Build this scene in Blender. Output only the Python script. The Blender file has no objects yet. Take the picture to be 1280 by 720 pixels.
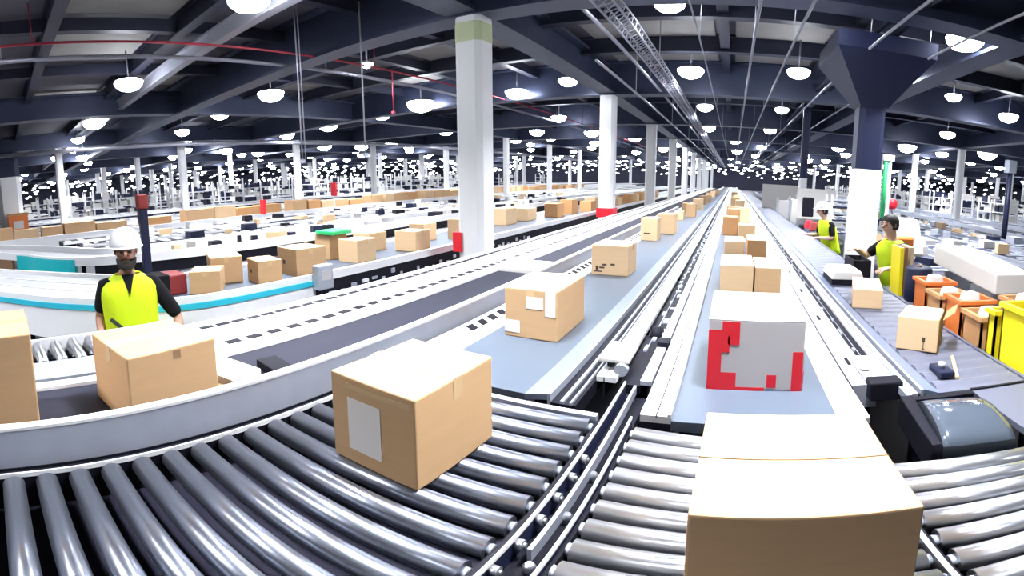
import bpy, math, random
from mathutils import Vector, Matrix
rnd = random.Random(7)
sc = bpy.context.scene
col = sc.collection
R = math.radians
ZB = 0.8            # height of the belts and roller tops
H = 1.8             # camera height

# ------------------------------------------------------------ materials
def mat(name, color, rough=.5, metal=0., emit=None, strength=0., noise=None, bump=None, coat=0., spec=.5):
    m = bpy.data.materials.new(name); m.use_nodes = True
    nt = m.node_tree; b = nt.nodes['Principled BSDF']
    b.inputs['Base Color'].default_value = (*color, 1)
    b.inputs['Roughness'].default_value = rough
    b.inputs['Metallic'].default_value = metal
    b.inputs['Coat Weight'].default_value = coat
    b.inputs['Specular IOR Level'].default_value = spec
    if emit:
        b.inputs['Emission Color'].default_value = (*emit, 1)
        b.inputs['Emission Strength'].default_value = strength
    if noise or bump:
        tc = nt.nodes.new('ShaderNodeTexCoord')
        mp = nt.nodes.new('ShaderNodeMapping'); nt.links.new(tc.outputs['Object'], mp.inputs['Vector'])
        nz = nt.nodes.new('ShaderNodeTexNoise'); nt.links.new(mp.outputs[0], nz.inputs['Vector'])
        nz.inputs['Detail'].default_value = 4
    if noise:
        scale, amt, stretch = noise
        mp.inputs['Scale'].default_value = stretch
        nz.inputs['Scale'].default_value = scale
        mx = nt.nodes.new('ShaderNodeMix'); mx.data_type = 'RGBA'
        mx.inputs[6].default_value = (*[c * (1 - amt) for c in color], 1)
        mx.inputs[7].default_value = (*[min(1, c * (1 + amt)) for c in color], 1)
        nt.links.new(nz.outputs['Fac'], mx.inputs[0])
        nt.links.new(mx.outputs[2], b.inputs['Base Color'])
    if bump:
        bp = nt.nodes.new('ShaderNodeBump'); bp.inputs['Strength'].default_value = bump
        bp.inputs['Distance'].default_value = .01
        nt.links.new(nz.outputs['Fac'], bp.inputs['Height']); nt.links.new(bp.outputs[0], b.inputs['Normal'])
    return m
M = dict(
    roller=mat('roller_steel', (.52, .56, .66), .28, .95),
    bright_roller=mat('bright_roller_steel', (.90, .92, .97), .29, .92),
    steel=mat('galvanised_steel', (.56, .60, .69), .38, .5, noise=(9, .1, (1, 1, 1))),
    white=mat('white_enamel', (.86, .87, .89), .35, 0),
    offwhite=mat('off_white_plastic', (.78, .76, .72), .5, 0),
    black=mat('black_steel', (.006, .006, .012), .6, 0, spec=.2),
    pit=mat('dark_underframe', (.012, .012, .022), .8, spec=.15),
    belt=mat('dark_rubber_belt', (.028, .029, .045), .65, spec=.2, noise=(2.2, .25, (1, .15, 1)), bump=.1),
    grey_belt=mat('grey_rubber_belt', (.088, .112, .148), .36, noise=(2.0, .18, (1, .12, 1)), bump=.1),
    blue_guard=mat('blue_grey_guard', (.20, .245, .36), .35, .2),
    pale_belt=mat('pale_belt', (.55, .56, .58), .45),
    slate=mat('slate_roller_lane', (.12, .128, .175), .5),
    cover=mat('glossy_slate_cover', (.085, .105, .135), .14, .2, coat=.6),
    card=mat('cardboard', (.57, .365, .19), .72, noise=(5, .08, (1, 1, 6))),
    card2=mat('pale_cardboard', (.68, .48, .28), .72, noise=(5, .08, (1, 1, 6))),
    card3=mat('orange_cardboard', (.58, .31, .13), .7, noise=(5, .1, (1, 1, 6))),
    tape=mat('packing_tape', (.66, .47, .26), .25),
    label=mat('paper_label', (.80, .76, .72), .6),
    ink=mat('dark_ink', (.06, .04, .03), .7),
    seam=mat('box_seam', (.30, .18, .09), .8),
    greybox=mat('grey_wrapped_board', (.52, .50, .51), .5),
    red=mat('red_tape', (.72, .015, .03), .4),
    darkred=mat('dark_red_board', (.22, .02, .02), .5),
    teal=mat('teal_paint', (.01, .48, .52), .4),
    cyan=mat('cyan_strip', (.03, .50, .66), .4),
    yellow=mat('yellow_plastic', (.86, .72, .02), .35),
    orange=mat('orange_plastic', (.75, .20, .04), .45),
    green=mat('green_plastic', (.03, .50, .16), .45),
    lime=mat('pale_lime', (.52, .58, .34), .5),
    navy=mat('navy_steel', (.010, .014, .042), .5, .1, spec=.3),
    column=mat('painted_concrete', (.84, .85, .86), .6, noise=(1.5, .06, (1, 1, .3))),
    girder=mat('girder_steel', (.038, .048, .09), .4, .4, noise=(2, .25, (1, 1, 1))),
    beam=mat('dark_roof_beam', (.020, .023, .045), .5, .3),
    ceiling=mat('roof_deck', (.075, .072, .092), .75, noise=(.5, .35, (1, 1, 1))),
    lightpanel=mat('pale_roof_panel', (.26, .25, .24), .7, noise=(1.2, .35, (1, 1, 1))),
    pipe=mat('pale_pipe', (.42, .43, .50), .35, .4),
    redpipe=mat('red_sprinkler_pipe', (.35, .02, .04), .4),
    floor=mat('concrete_floor', (.16, .16, .185), .5, noise=(.7, .25, (1, 1, 1))),
    wall=mat('far_wall', (.035, .037, .07), .7, noise=(.4, .4, (1, 1, 1))),
    lampw=mat('lamp_diffuser', (.9, .9, .9), .4, emit=(.90, .93, 1.0), strength=60),
    lampfar=mat('far_lamp_diffuser', (.9, .9, .9), .4, emit=(.90, .93, 1.0), strength=8),
    lamph=mat('lamp_housing', (.25, .25, .30), .4, .5),
    hivis=mat('hi_vis_fabric', (.66, .86, .01), .7, noise=(14, .12, (1, 1, .4)), bump=.4),
    strap=mat('dark_strap', (.03, .045, .03), .7),
    skin=mat('skin', (.40, .20, .135), .5),
    skin2=mat('pale_skin', (.66, .42, .31), .5),
    shirt=mat('black_cloth', (.006, .006, .008), .9, spec=.2),
    trousers=mat('navy_cloth', (.02, .025, .05), .8),
    hair=mat('dark_hair', (.015, .01, .009), .7),
    helmet=mat('white_helmet', (.88, .88, .90), .25),
    eye=mat('eye_dark', (.02, .015, .012), .3),
    wood=mat('pale_board', (.62, .48, .28), .6),
    brown=mat('brown_board', (.22, .12, .06), .7),
)

# ------------------------------------------------------------ mesh helpers
class MB:
    def __init__(s): s.v = []; s.f = []; s.sm = []
    def quad(s, idx, smooth=False): s.f.append(idx); s.sm.append(smooth)
    def box(s, x0, x1, y0, y1, z0, z1, rot=0, taper=0):
        if x0 > x1: x0, x1 = x1, x0
        if y0 > y1: y0, y1 = y1, y0
        n = len(s.v); cx, cy = (x0 + x1) / 2, (y0 + y1) / 2
        for z, t in ((z0, 0), (z1, taper)):
            for x, y in ((x0 + t, y0 + t), (x1 - t, y0 + t), (x1 - t, y1 - t), (x0 + t, y1 - t)):
                if rot:
                    dx, dy = x - cx, y - cy
                    x, y = cx + dx * math.cos(rot) - dy * math.sin(rot), cy + dx * math.sin(rot) + dy * math.cos(rot)
                s.v.append((x, y, z))
        for q in ((0, 3, 2, 1), (4, 5, 6, 7), (0, 1, 5, 4), (1, 2, 6, 5), (2, 3, 7, 6), (3, 0, 4, 7)):
            s.quad(tuple(n + i for i in q))
        return s
    def prism(s, poly, axis, a, b):
        """polygon extruded along axis ('x','y','z'); poly coordinates are the other two in order"""
        n = len(s.v); k = len(poly)
        for t in (a, b):
            for u, w in poly:
                s.v.append({'x': (t, u, w), 'y': (u, t, w), 'z': (u, w, t)}[axis])
        s.quad(tuple(n + i for i in range(k))[::-1]); s.quad(tuple(n + k + i for i in range(k)))
        for i in range(k):
            j = (i + 1) % k; s.quad((n + i, n + j, n + k + j, n + k + i))
        return s
    def tube(s, p, q, r, seg=10, r2=None, cap=True):
        p, q = Vector(p), Vector(q); d = (q - p).normalized()
        a = d.orthogonal().normalized(); b = d.cross(a); n = len(s.v); r2 = r if r2 is None else r2
        for c, rr in ((p, r), (q, r2)):
            for i in range(seg):
                t = 2 * math.pi * i / seg; s.v.append(tuple(c + (a * math.cos(t) + b * math.sin(t)) * rr))
        for i in range(seg):
            j = (i + 1) % seg; s.quad((n + i, n + j, n + seg + j, n + seg + i), True)
        if cap:
            s.quad(tuple(n + i for i in range(seg))[::-1]); s.quad(tuple(n + seg + i for i in range(seg)))
        return s
    def lathe(s, c, prof, seg=16, sx=1, sy=1):
        n = len(s.v); k = len(prof)
        for r, z in prof:
            for i in range(seg):
                t = 2 * math.pi * i / seg
                s.v.append((c[0] + r * sx * math.cos(t), c[1] + r * sy * math.sin(t), c[2] + z))
        for a in range(k - 1):
            for i in range(seg):
                j = (i + 1) % seg
                s.quad((n + a * seg + i, n + a * seg + j, n + (a + 1) * seg + j, n + (a + 1) * seg + i), True)
        s.quad(tuple(n + i for i in range(seg))[::-1]); s.quad(tuple(n + (k - 1) * seg + i for i in range(seg)))
        return s
    def sweep(s, path, a, b, z0, z1):
        """a rectangular bar swept along a 2D path, from sideways offset a to b"""
        n = len(s.v); k = len(path)
        for i, p in enumerate(path):
            p0 = Vector(path[max(0, i - 1)]); p1 = Vector(path[min(k - 1, i + 1)])
            t = (p1 - p0).normalized(); nn = Vector((t.y, -t.x)); p = Vector(p)
            A, B = p + nn * a, p + nn * b
            s.v += [(A.x, A.y, z0), (B.x, B.y, z0), (B.x, B.y, z1), (A.x, A.y, z1)]
        for i in range(k - 1):
            o = n + 4 * i
            for u in range(4):
                w = (u + 1) % 4; s.quad((o + u, o + w, o + 4 + w, o + 4 + u))
        s.quad((n, n + 3, n + 2, n + 1)); o = n + 4 * (k - 1); s.quad((o, o + 1, o + 2, o + 3))
        return s
    def build(s, name, m, parent=None, off=None, bevel=0):
        me = bpy.data.meshes.new(name)
        v = s.v
        if off: v = [(x - off[0], y - off[1], z - off[2]) for x, y, z in v]
        me.from_pydata(v, [], s.f); me.update()
        me.polygons.foreach_set('use_smooth', s.sm)
        o = bpy.data.objects.new(name, me); col.objects.link(o)
        me.materials.append(M[m] if isinstance(m, str) else m)
        if off and not parent: o.location = off
        if parent: o.parent = parent
        if bevel:
            b = o.modifiers.new('bevel', 'BEVEL'); b.width = bevel; b.segments = 2
        return o
def tag(o, label=None, cat=None, group=None, kind=None):
    if label: o['label'] = label
    if cat: o['category'] = cat
    if group: o['group'] = group
    if kind: o['kind'] = kind
    return o
def empty(name, loc, label, cat, group=None, rz=0):
    o = bpy.data.objects.new(name, None); col.objects.link(o); o.location = loc; o.rotation_euler.z = rz
    o.empty_display_size = .1
    return tag(o, label, cat, group)
KIDS = {}
def copy_tree(o, parent=None):
    c = o.copy(); col.objects.link(c)
    if parent: c.parent = parent
    for ch in list(o.children): copy_tree(ch, c)
    return c
def catmull(pts, n=8):
    out = []
    P = [pts[0]] + list(pts) + [pts[-1]]
    for i in range(1, len(P) - 2):
        a, b, c, d = (Vector(P[i + j - 1]) for j in range(4))
        for k in range(n):
            t = k / n
            out.append(tuple(.5 * ((2 * b) + (c - a) * t + (2 * a - 5 * b + 4 * c - d) * t * t + (3 * b - a - 3 * c + d) * t ** 3)))
    out.append(tuple(P[-2])); return out

# ------------------------------------------------------------ camera
cam_d = bpy.data.cameras.new('camera'); cam = bpy.data.objects.new('camera', cam_d); col.objects.link(cam)
F = 583.6
cam_d.type = 'PANO'; cam_d.panorama_type = 'EQUIRECTANGULAR'
cam_d.longitude_min = -640 / F; cam_d.longitude_max = 640 / F
cam_d.latitude_max = 287.3 / F; cam_d.latitude_min = -(720 - 287.3) / F
cam_d.clip_end = 400; cam_d.clip_start = .02
rot = Matrix(((0.8909082, -0.04726608, 0.45171728), (0.45415626, 0.10358761, -0.88487948), (-0.00496752, 0.99349662, 0.11375324)))
cam.matrix_world = Matrix.Translation((0, 0, H)) @ rot.to_4x4()
sc.camera = cam

# ------------------------------------------------------------ hall
X0, X1, Y0, Y1, ZC = -80, 46, -14, 100, 4.95
def struct(name, mb, m): return tag(mb.build(name, m), kind='structure')
struct('floor', MB().box(X0, X1, Y0, Y1, -.2, 0), 'floor')
struct('ceiling', MB().box(X0, X1, Y0, Y1, ZC, ZC + .2), 'ceiling')
struct('wall_left', MB().box(X0 - .3, X0, Y0, Y1, 0, ZC), 'wall')
struct('wall_right', MB().box(X1, X1 + .3, Y0, Y1, 0, ZC), 'wall')
struct('wall_back', MB().box(X0, X1, Y1, Y1 + .3, 0, ZC), 'wall')
struct('wall_behind', MB().box(X0, X1, Y0 - .3, Y0, 0, ZC), 'wall')
def ibeam_x(mb, x0, x1, y, z0, z1, w=.3, t=.04):
    mb.box(x0, x1, y - w / 2, y + w / 2, z0, z0 + t); mb.box(x0, x1, y - w / 2, y + w / 2, z1 - t, z1)
    mb.box(x0, x1, y - t / 2, y + t / 2, z0 + t, z1 - t)
def ibeam_y(mb, y0, y1, x, z0, z1, w=.3, t=.04):
    mb.box(x - w / 2, x + w / 2, y0, y1, z0, z0 + t); mb.box(x - w / 2, x + w / 2, y0, y1, z1 - t, z1)
    mb.box(x - t / 2, x + t / 2, y0, y1, z0 + t, z1 - t)
# lateral girders over the column rows, lighter joists between them
for y in (5.4, 12.1, 18.8, 25.5, 32.2, 45.6, 59, 72.4, 85.8):
    mb = MB(); ibeam_x(mb, X0, X1, y, 4.0 if y > 6 else 4.02, ZC, .42, .06)
    tag(mb.build('ceiling_beam', 'girder'), kind='structure')
for y in (1.1, 3.25, 7.6, 9.8, 14.3, 16.5, 21, 23.2, 28.8, 38.9, 52, 65):
    mb = MB(); ibeam_x(mb, X0, X1, y, 4.55, ZC, .2, .04)
    tag(mb.build('ceiling_beam', 'beam'), kind='structure')
mb = MB(); ibeam_x(mb, X0, -1.2, 3.6, 4.22, 4.5, .16, .03)
tag(mb.build('ceiling_beam', 'pipe'), kind='structure')
for x in (-3.35, 3.6, -12.6, -19.6, -27, -34.5, -42, -50, 10, 16.5, 24, 32):
    mb = MB(); ibeam_y(mb, Y0, Y1, x, 4.05, 4.72, .46 if abs(x) < 5 else .4, .06)
    tag(mb.build('ceiling_beam', 'girder'), kind='structure')
for x in (-7.4, -10.2, -15.8, -.3, 1.9, 6.6, 13.2, -5.4):
    mb = MB().box(x - .09, x + .09, Y0, Y1, 4.62, 4.86)
    tag(mb.build('ceiling_beam', 'beam'), kind='structure')
# pale roof panels let into the deck between the joists
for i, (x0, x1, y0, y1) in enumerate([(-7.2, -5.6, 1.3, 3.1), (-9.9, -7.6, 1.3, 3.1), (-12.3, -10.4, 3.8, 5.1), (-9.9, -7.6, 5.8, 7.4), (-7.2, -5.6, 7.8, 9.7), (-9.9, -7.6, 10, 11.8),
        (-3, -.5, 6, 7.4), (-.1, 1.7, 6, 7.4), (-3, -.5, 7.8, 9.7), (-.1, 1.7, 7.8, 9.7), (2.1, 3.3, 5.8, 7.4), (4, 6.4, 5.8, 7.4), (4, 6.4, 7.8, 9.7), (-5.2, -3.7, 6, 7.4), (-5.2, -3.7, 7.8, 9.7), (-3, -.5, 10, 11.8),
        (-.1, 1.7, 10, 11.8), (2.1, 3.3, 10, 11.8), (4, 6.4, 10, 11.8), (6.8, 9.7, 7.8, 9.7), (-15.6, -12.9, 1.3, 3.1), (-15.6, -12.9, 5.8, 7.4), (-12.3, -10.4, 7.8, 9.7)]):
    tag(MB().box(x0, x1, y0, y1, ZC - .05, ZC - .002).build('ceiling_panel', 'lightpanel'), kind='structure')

# ------------------------------------------------------------ columns
def column(x, y, w, label, group, cap=.0, ztop=4.05, band=None, foot=None, wrap_top=None, name='support_column', d=None):
    t = empty(name, (x, y, 0), label, 'column', group); t['kind'] = 'thing'
    h = (d or w) / 2; c = w * .18; q = w / 2
    poly = [(-q + c, -h), (q - c, -h), (q, -h + c), (q, h - c), (q - c, h), (-q + c, h), (-q, h - c), (-q, -h + c)]
    top = wrap_top or ztop
    MB().prism(poly, 'z', 0, top).build('shaft', 'column', t)
    if wrap_top: MB().prism([(a * .96, b * .96) for a, b in poly], 'z', top, ztop).build('upper_shaft', 'navy', t)
    if wrap_top and w > .3:
        hn = MB(); n0 = 0
        for hw, z in ((q, ztop - 1.0), (q + .5, ztop - .25), (q + .5, ztop)): hn.v += [(-hw, -hw, z), (hw, -hw, z), (hw, hw, z), (-hw, hw, z)]
        for a in (0, 4):
            for i in range(4): hn.quad((a + i, a + (i + 1) % 4, a + 4 + (i + 1) % 4, a + 4 + i))
        hn.quad((3, 2, 1, 0)); hn.quad((8, 9, 10, 11))
        if w < .6: hn.build('haunch', 'navy', t)
    if band: MB().prism([(a * 1.02, b * 1.02) for a, b in poly], 'z', ztop - .40, ztop - .12).build('band', band, t)  # pale lime band around the column top
    MB().box(-q - .05, q + .05, -h - .05, h + .05, 0, .08).build('base_plate', 'steel', t)
    if foot: foot(t, q, h)
    return t
def guard(t, q, h): MB().box(-q - .03, q + .03, -h - .03, h + .03, .74, .98).build('guard_sleeve', 'red', t)
def guard2(t, q, h):
    MB().box(-q - .035, -q + .10, -h - .035, h, .80, 1.06).build('guard_sleeve', 'red', t)
CG = 'columns between the conveyors'
column(-3.3, 5.4, .40, 'nearest tall pale column, reaching the girder with a faint lime top', None, band='lime', foot=guard2)
column(-3.33, 12.1, .40, 'second tall pale column in the central row, red guard at its foot', None, foot=guard)
column(-3.36, 18.8, .40, 'third pale column of the central row, thinner than the two before it', None)
column(-3.36, 25.5, .40, 'fourth pale column of the central row, near the vanishing point', None)
for y in (32.2, 38.9, 45.6, 52.3, 59, 72.4): column(-3.36, y, .40, 'distant pale column far along the central row near the vanishing point', CG)
column(1.98, 6.9, .42, 'broad white column on the right, dark blue above, beside the green pole', None, wrap_top=2.10)
column(1.98, 13.3, .22, 'slim pale column on the right beyond the white panels', None, wrap_top=2.0, d=.22)
column(-19.6, .55, 1.0, 'massive pale column at the far left edge beside the orange crate', None, wrap_top=3.0)
for i, y in enumerate((2.75, 8.3, 14.7, 20.4)):
    column(-19.6, y, .32, ['bluish pale column standing between the massive left column and the worker', 'pair-topped pale column right of the dark beacon post', 'slender pale column below the roof cable at left', 'slender pale column midway between the left edge and nearest tall column'][i], None)
FG = 'far columns across the hall'
for x in (-27, -34.5, -42, -50, -60):
    for y in (2, 8.5, 15, 21.5, 28, 34.5, 41, 54, 67):
        if x == -60 and y > 30: continue
        column(x + rnd.uniform(-.4, .4), y + rnd.uniform(-1.5, 1.5), rnd.uniform(.26, .42), 'thin pale column far away on the left side of the hall', FG)
for y in (28, 34.5, 41, 54, 67): column(-19.6, y, .34, 'thin pale column far away on the left side of the hall', FG)
for y in (24, 30.5, 37, 43.5, 56.5, 70): column(-12.6, y, .3, 'thin pale column far away beyond the first sorting lanes', 'far columns beyond the first lanes')
for x in (10, 16.5, 24, 32):
    for y in (19, 25.5, 32, 38.5, 45, 58):
        column(x, y + rnd.uniform(-.8, .8), .32, 'thin pale column far away on the right side of the hall', 'far columns on the right')
t = empty('dark_post', (8.1, 12.2, 0), 'slim dark post standing near the right edge of the hall', 'post')
MB().tube((0, 0, 0), (0, 0, 2.7), .09).build('shaft', 'navy', t); MB().box(-.16, .16, -.16, .16, 0, .05).build('base_plate', 'navy', t)
MB().box(-.14, .14, -.14, .14, 2.7, 3.1).build('head', 'steel', t)

# ------------------------------------------------------------ lamps
def lamp_proto(r):
    t = empty('high_bay_lamp', (0, 0, 0), 'x', 'lamp')
    MB().lathe((0, 0, 0), [(r * .3, -r * .66), (r * .68, -r * .52), (r * .94, -r * .24), (r, .0), (r * .9, r * .08)], 16).build('diffuser', 'lampw', t)
    MB().lathe((0, 0, 0), [(r * .85, r * .085), (r * .5, r * .22), (r * .2, r * .3)], 16).build('housing', 'lamph', t)
    MB().tube((0, 0, r * .28), (0, 0, .75), .018, 6).build('bracket', 'lamph', t)
    ld = bpy.data.lights.new('bulb', 'AREA'); ld.shape = 'DISK'; ld.size = 1.3 * r; ld.energy = LAMP_W; ld.spread = R(108); ld.color = (.93, .95, 1.0)
    lo = bpy.data.objects.new('bulb', ld); col.objects.link(lo); lo.parent = t; lo.location.z = -.70 * r
    return t
LAMP_W = 155
LGN = 'distant roof lamps'
BEAMS_X = (-3.35, 3.6, -12.6, -19.6, -27, -34.5, -42, -50, 10, 16.5, 24, 32)
protos = {}
LAMPS = []
def lamp(x, y, r, label, group=None, z=4.2):
    if group == LGN and any(math.hypot(x - a, y - b) < 1.4 for a, b in LAMPS): return
    LAMPS.append((x, y))
    key = round(r, 2)
    for bx in BEAMS_X:
        if abs(x - bx) < .26 + r: x = bx + (.27 + r) * (1 if x > bx else -1)
    if key not in protos: o = protos[key] = lamp_proto(r)
    else: o = copy_tree(protos[key])
    o.location = (x, y, z); o['label'] = label
    if group: o['group'] = group
    elif 'group' in o: del o['group']
    return o
named = [
 (-4.8, 3.05, .26, 'lamp cut by the top edge of the view, left of centre'),
 (-9.3, 2.9, .30, 'big glowing lamp at the upper left under the pale roof panel'),
 (-14.2, 3.2, .36, 'second glowing lamp at the upper left, below the biggest one'),
 (-13.2, 7.0, .30, 'glowing lamp left of centre under the dark slanting girder'),
 (-10.0, 6.8, .34, 'glowing lamp beside the thin hanging roof cable'),
 (-14.9, 12.9, .40, 'glowing lamp low between the two hanging cables'),
 (-9.1, 11.7, .44, 'largest glowing lamp left of the nearest tall column'),
 (-11.5, 12.5, .34, 'glowing lamp just left of the largest one by the tall column'),
 (-6.6, 6.8, .13, 'small square-looking lamp high under the lateral girder'),
 (-3.8, 6.3, .17, 'lamp shining against the top of the nearest tall column'),
 (-3.95, 10.7, .24, 'lamp left of the second column below the big roof beam'),
 (-5.8, 11.7, .32, 'lamp shining beside the right face of the nearest tall column'),
 (-6.8, 17.4, .30, 'lamp in the gap between the first and second tall columns'),
 (-7.4, 23.7, .40, 'lamp touching the left side of the second tall column'),
 (-1.0, 10.0, .28, 'brightest lamp over the central belt beside the lattice cable tray'),
 (-.9, 6.0, .20, 'lamp at the top edge over the central belt'),
 (-1.0, 15.0, .26, 'third lamp over the central belt, going away'),
 (-1.2, 21.0, .30, 'fourth lamp over the central belt, close above the vanishing point'),
 (1.0, 5.6, .20, 'lamp at the top edge right of the centre'),
 (1.2, 9.6, .24, 'round lamp right of the roof cables'),
 (1.4, 14.8, .22, 'lamp right of the cables, third in its row'),
 (1.5, 20.8, .28, 'lamp right of the cables, fourth in its row'),
 (3.1, 6.1, .28, 'very bright lamp high at the upper right under the corner beam'),
 (3.1, 9.2, .22, 'lamp on the right between the parallel cable runs'),
 (4.8, 9.9, .20, 'dim lamp on the right below the very bright one'),
 (5.4, 19.5, .38, 'lamp on the right just above the dark blue column top'),
 (8.6, 22.6, .48, 'lamp on the right above the green pole'),
 (7.7, 16.1, .30, 'lamp on the right between the green pole and dark post'),
 (7.0, 10.9, .28, 'lamp near the right edge over the dark post'),
 (12.2, 20.6, .52, 'large soft lamp above the dark post at the right'),
]
for x, y, r, l in named: lamp(x, y, r, l)
LG = 'distant roof lamps'
for x, y, r in [(-18.2, 3.4, .26), (-21.4, 3.7, .3), (-25.1, 3.4, .3), (-25.9, 5, .36), (-17.2, 7.4, .3), (-20.5, 8.9, .34), (-25.1, 10.9, .38), (-26.4, 14.2, .42), (-18.4, 13.3, .36), (-23.6, 20, .5),
        (-28.4, 17.9, .46), (-23.6, 23.4, .46), (-20.3, 22.9, .42), (-13.5, 19.3, .4), (-10, 22.5, .38), (-13.2, 26.6, .4), (11.3, 24.1, .36), (14.4, 26.3, .4), (6.8, 43.4, .45)]:
    lamp(x, y, r, 'small glowing roof lamp far away under the dark ceiling', LG)
# lamps beside and behind the camera that light the near belts
for x, y in [(-6.2, -2.2), (-2.6, -1.9), (5.8, -2.4), (-11, -2.2), (.6, 1.7), (-1.6, 1.9)]:
    lamp(x, y, .30, 'roof lamp hanging above the near belts outside the view', 'roof lamps above the near belts')
n = 0
for ix in range(-11, 9):
    for iy in range(0, 14):
        x = ix * 5.6 + (2.2 if iy % 2 else 0); y = 26.5 + iy * 5.2
        if x < -23: pass
        if abs(x) < 60 and n < 225 and math.hypot(x, y) > 26:
            lamp(x + rnd.uniform(-.5, .5), y + rnd.uniform(-.8, .8), rnd.choice((.3, .34, .4)), 'small glowing roof lamp far away under the dark ceiling', LG); n += 1
for x in (-30, -35.5, -41, -47, -53, -60, -68):
    for y in (1.5, 6.5, 11.5, 17, 22):
        lamp(x + rnd.uniform(-1, 1), y + rnd.uniform(-1, 1), rnd.choice((.3, .34, .4)), 'small glowing roof lamp far away under the dark ceiling', LG)
for x, y in ((13, 15), (18, 18), (18, 12.5), (23, 20), (28, 17), (22, 26)):
    lamp(x, y, .34, 'small glowing roof lamp far away under the dark ceiling', LG)

# ------------------------------------------------------------ cables, tray, pipes
def line(name, pts, r, m, label, cat, group=None):
    mb = MB()
    for a, b in zip(pts, pts[1:]): mb.tube(a, b, r, 8)
    return tag(mb.build(name, m), label, cat, group)
def hang(x, y, z0, z1=4.6, r=.012): return (x, y, z0), (x, y, z1)
t = empty('cable_tray', (-1.42, 0, 3.8), 'pale lattice cable tray running overhead to the vanishing point', 'cable tray')
for s in (-.11, .11): MB().tube((s, -2, 0), (s, 80, 0), .016, 6).build('side_wire', 'pipe', t)
for s in (-.11, .11): MB().tube((s, -2, .14), (s, 80, .14), .012, 6).build('upper_wire', 'pipe', t)
mb = MB(); y = -2
while y < 60:
    mb.tube((-.11, y, 0), (.11, y + .11, .14), .009, 4); mb.tube((.11, y + .11, .14), (-.11, y + .22, 0), .009, 4)
    mb.tube((-.11, y, 0), (-.11, y + .11, .14), .009, 4); mb.tube((.11, y, 0), (.11, y + .11, .14), .009, 4)
    y += .22
mb.build('lattice', 'pipe', t)
for y in range(0, 60, 4): MB().box(-.11, .11, y + .49, y + .51, .13, .15).tube((0, y + .5, .14), (0, y + .5, 1.15), .01, 5).build('hanger', 'pipe', t)
t = empty('conduit_run', (-1.95, 0, 3.75), 'pale conduit pair running left of the lattice cable tray', 'conduit')
MB().tube((0, -2, .35), (0, 70, .35), .032, 8).build('pipe', 'pipe', t); MB().tube((.12, 6, -.35), (.12, 70, -.35), .022, 8).build('pipe', 'pipe', t)
for y in range(0, 60, 5): MB().tube((0, y + .5, .35), (0, y + .5, 1.2), .01, 5).build('hanger', 'pipe', t)
for y in range(8, 60, 5): MB().tube((.12, y + .5, -.35), (.12, y + .5, 1.2), .008, 5).build('hanger', 'pipe', t)
for k, (x, z, r, l) in enumerate([(-.52, 3.72, .013, 'thin steel cable overhead, leftmost of the straight cables above the belts'), (.17, 3.72, .02, 'pale cable running straight to the vanishing point'),
        (.68, 3.74, .018, 'pale cable slanting down beside the right row of roof lamps'), (1.70, 3.8, .022, 'pale conduit slanting across the upper right'), (2.56, 3.8, .02, 'outermost pale cable slanting across the upper right')]):
    mb = MB().tube((x, -3, z), (x, 75, z), r, 6)
    for y in range(0, 70, 6): mb.tube((x, y + .2, z), (x, y + .2, ZC), .006, 4)
    tag(mb.build('overhead_cable', 'pipe'), l, 'cable')
mb = MB()
for x, z in ((2.0, 4.35), (2.17, 4.28), (2.35, 4.38)): mb.tube((x, -3, z), (x, 75, z), .045, 6)
for y in range(0, 70, 6): mb.box(1.9, 2.45, y, y + .06, 4.42, 4.5)
tag(mb.build('pipe_bundle', 'beam'), 'dark bundle of roof pipes right of the vanishing point', 'pipes')
mb = MB().tube((-6.3, -8, 4.05), (-6.3, 70, 4.05), .022, 6)
for y in range(-6, 66, 6): mb.tube((-6.3, y + .7, 4.05), (-6.3, y + .7, 4.7), .01, 4)
tag(mb.build('sprinkler_pipe', 'redpipe'), 'thin red sprinkler pipe crossing the upper left ceiling', 'pipe')
mb = MB().tube((-7.25, -8, 4.12), (-7.25, 70, 4.12), .04, 8)
for y in range(-6, 66, 6): mb.tube((-7.25, y + .3, 4.12), (-7.25, y + .3, 4.7), .01, 4)
tag(mb.build('roof_pipe', 'pipe'), 'grey pipe crossing the upper left ceiling above the red pipe', 'pipe')
mb = MB().tube((-19.0, -13, 3.86), (-19.0, 90, 3.86), .09, 8)
for y in range(-10, 86, 6): mb.tube((-19, y + 1.7, 3.9), (-19, y + 1.7, 4.1), .02, 4)
tag(mb.build('roof_pipe', 'pipe'), 'long pale pipe low along the far left roof edge', 'pipe')
for x, y, z0, z1, l in ((-5.55, 4.27, 2.15, 4.62, 'pair of thin wires hanging from the ceiling at left'), (-4.93, 4.97, 2.2, 4.62, 'thin wire hanging left of the nearest tall column'), (-6.3, 7.2, 3.2, 4.05, 'short red wire hanging from the sprinkler pipe')):
    mb = MB().tube((x, y, z0), (x, y, z1), .011, 6); mb.box(x - .03, x + .03, y - .03, y + .03, z0 - .05, z0)
    if 'pair' in l: mb.tube((x + .05, y + .02, z0), (x + .05, y + .02, z1), .008, 6)
    tag(mb.build('hanging_wire', 'redpipe' if 'red' in l else 'pipe'), l, 'wire')

# ------------------------------------------------------------ conveyors
def stands(t, x0, x1, ys, ztop, m='black', oy=0):
    for y in ys:
        mb = MB(); w = .03
        for x in (x0 + w, x1 - w): mb.box(x - w, x + w, y - w, y + w, 0, ztop)
        mb.box(x0, x1, y - .02, y + .02, ztop * .35, ztop * .35 + .05)
        mb.build('stand', m, t)
def frange(a, b, s):
    out = []
    while a < b: out.append(a); a += s
    return out

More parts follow.
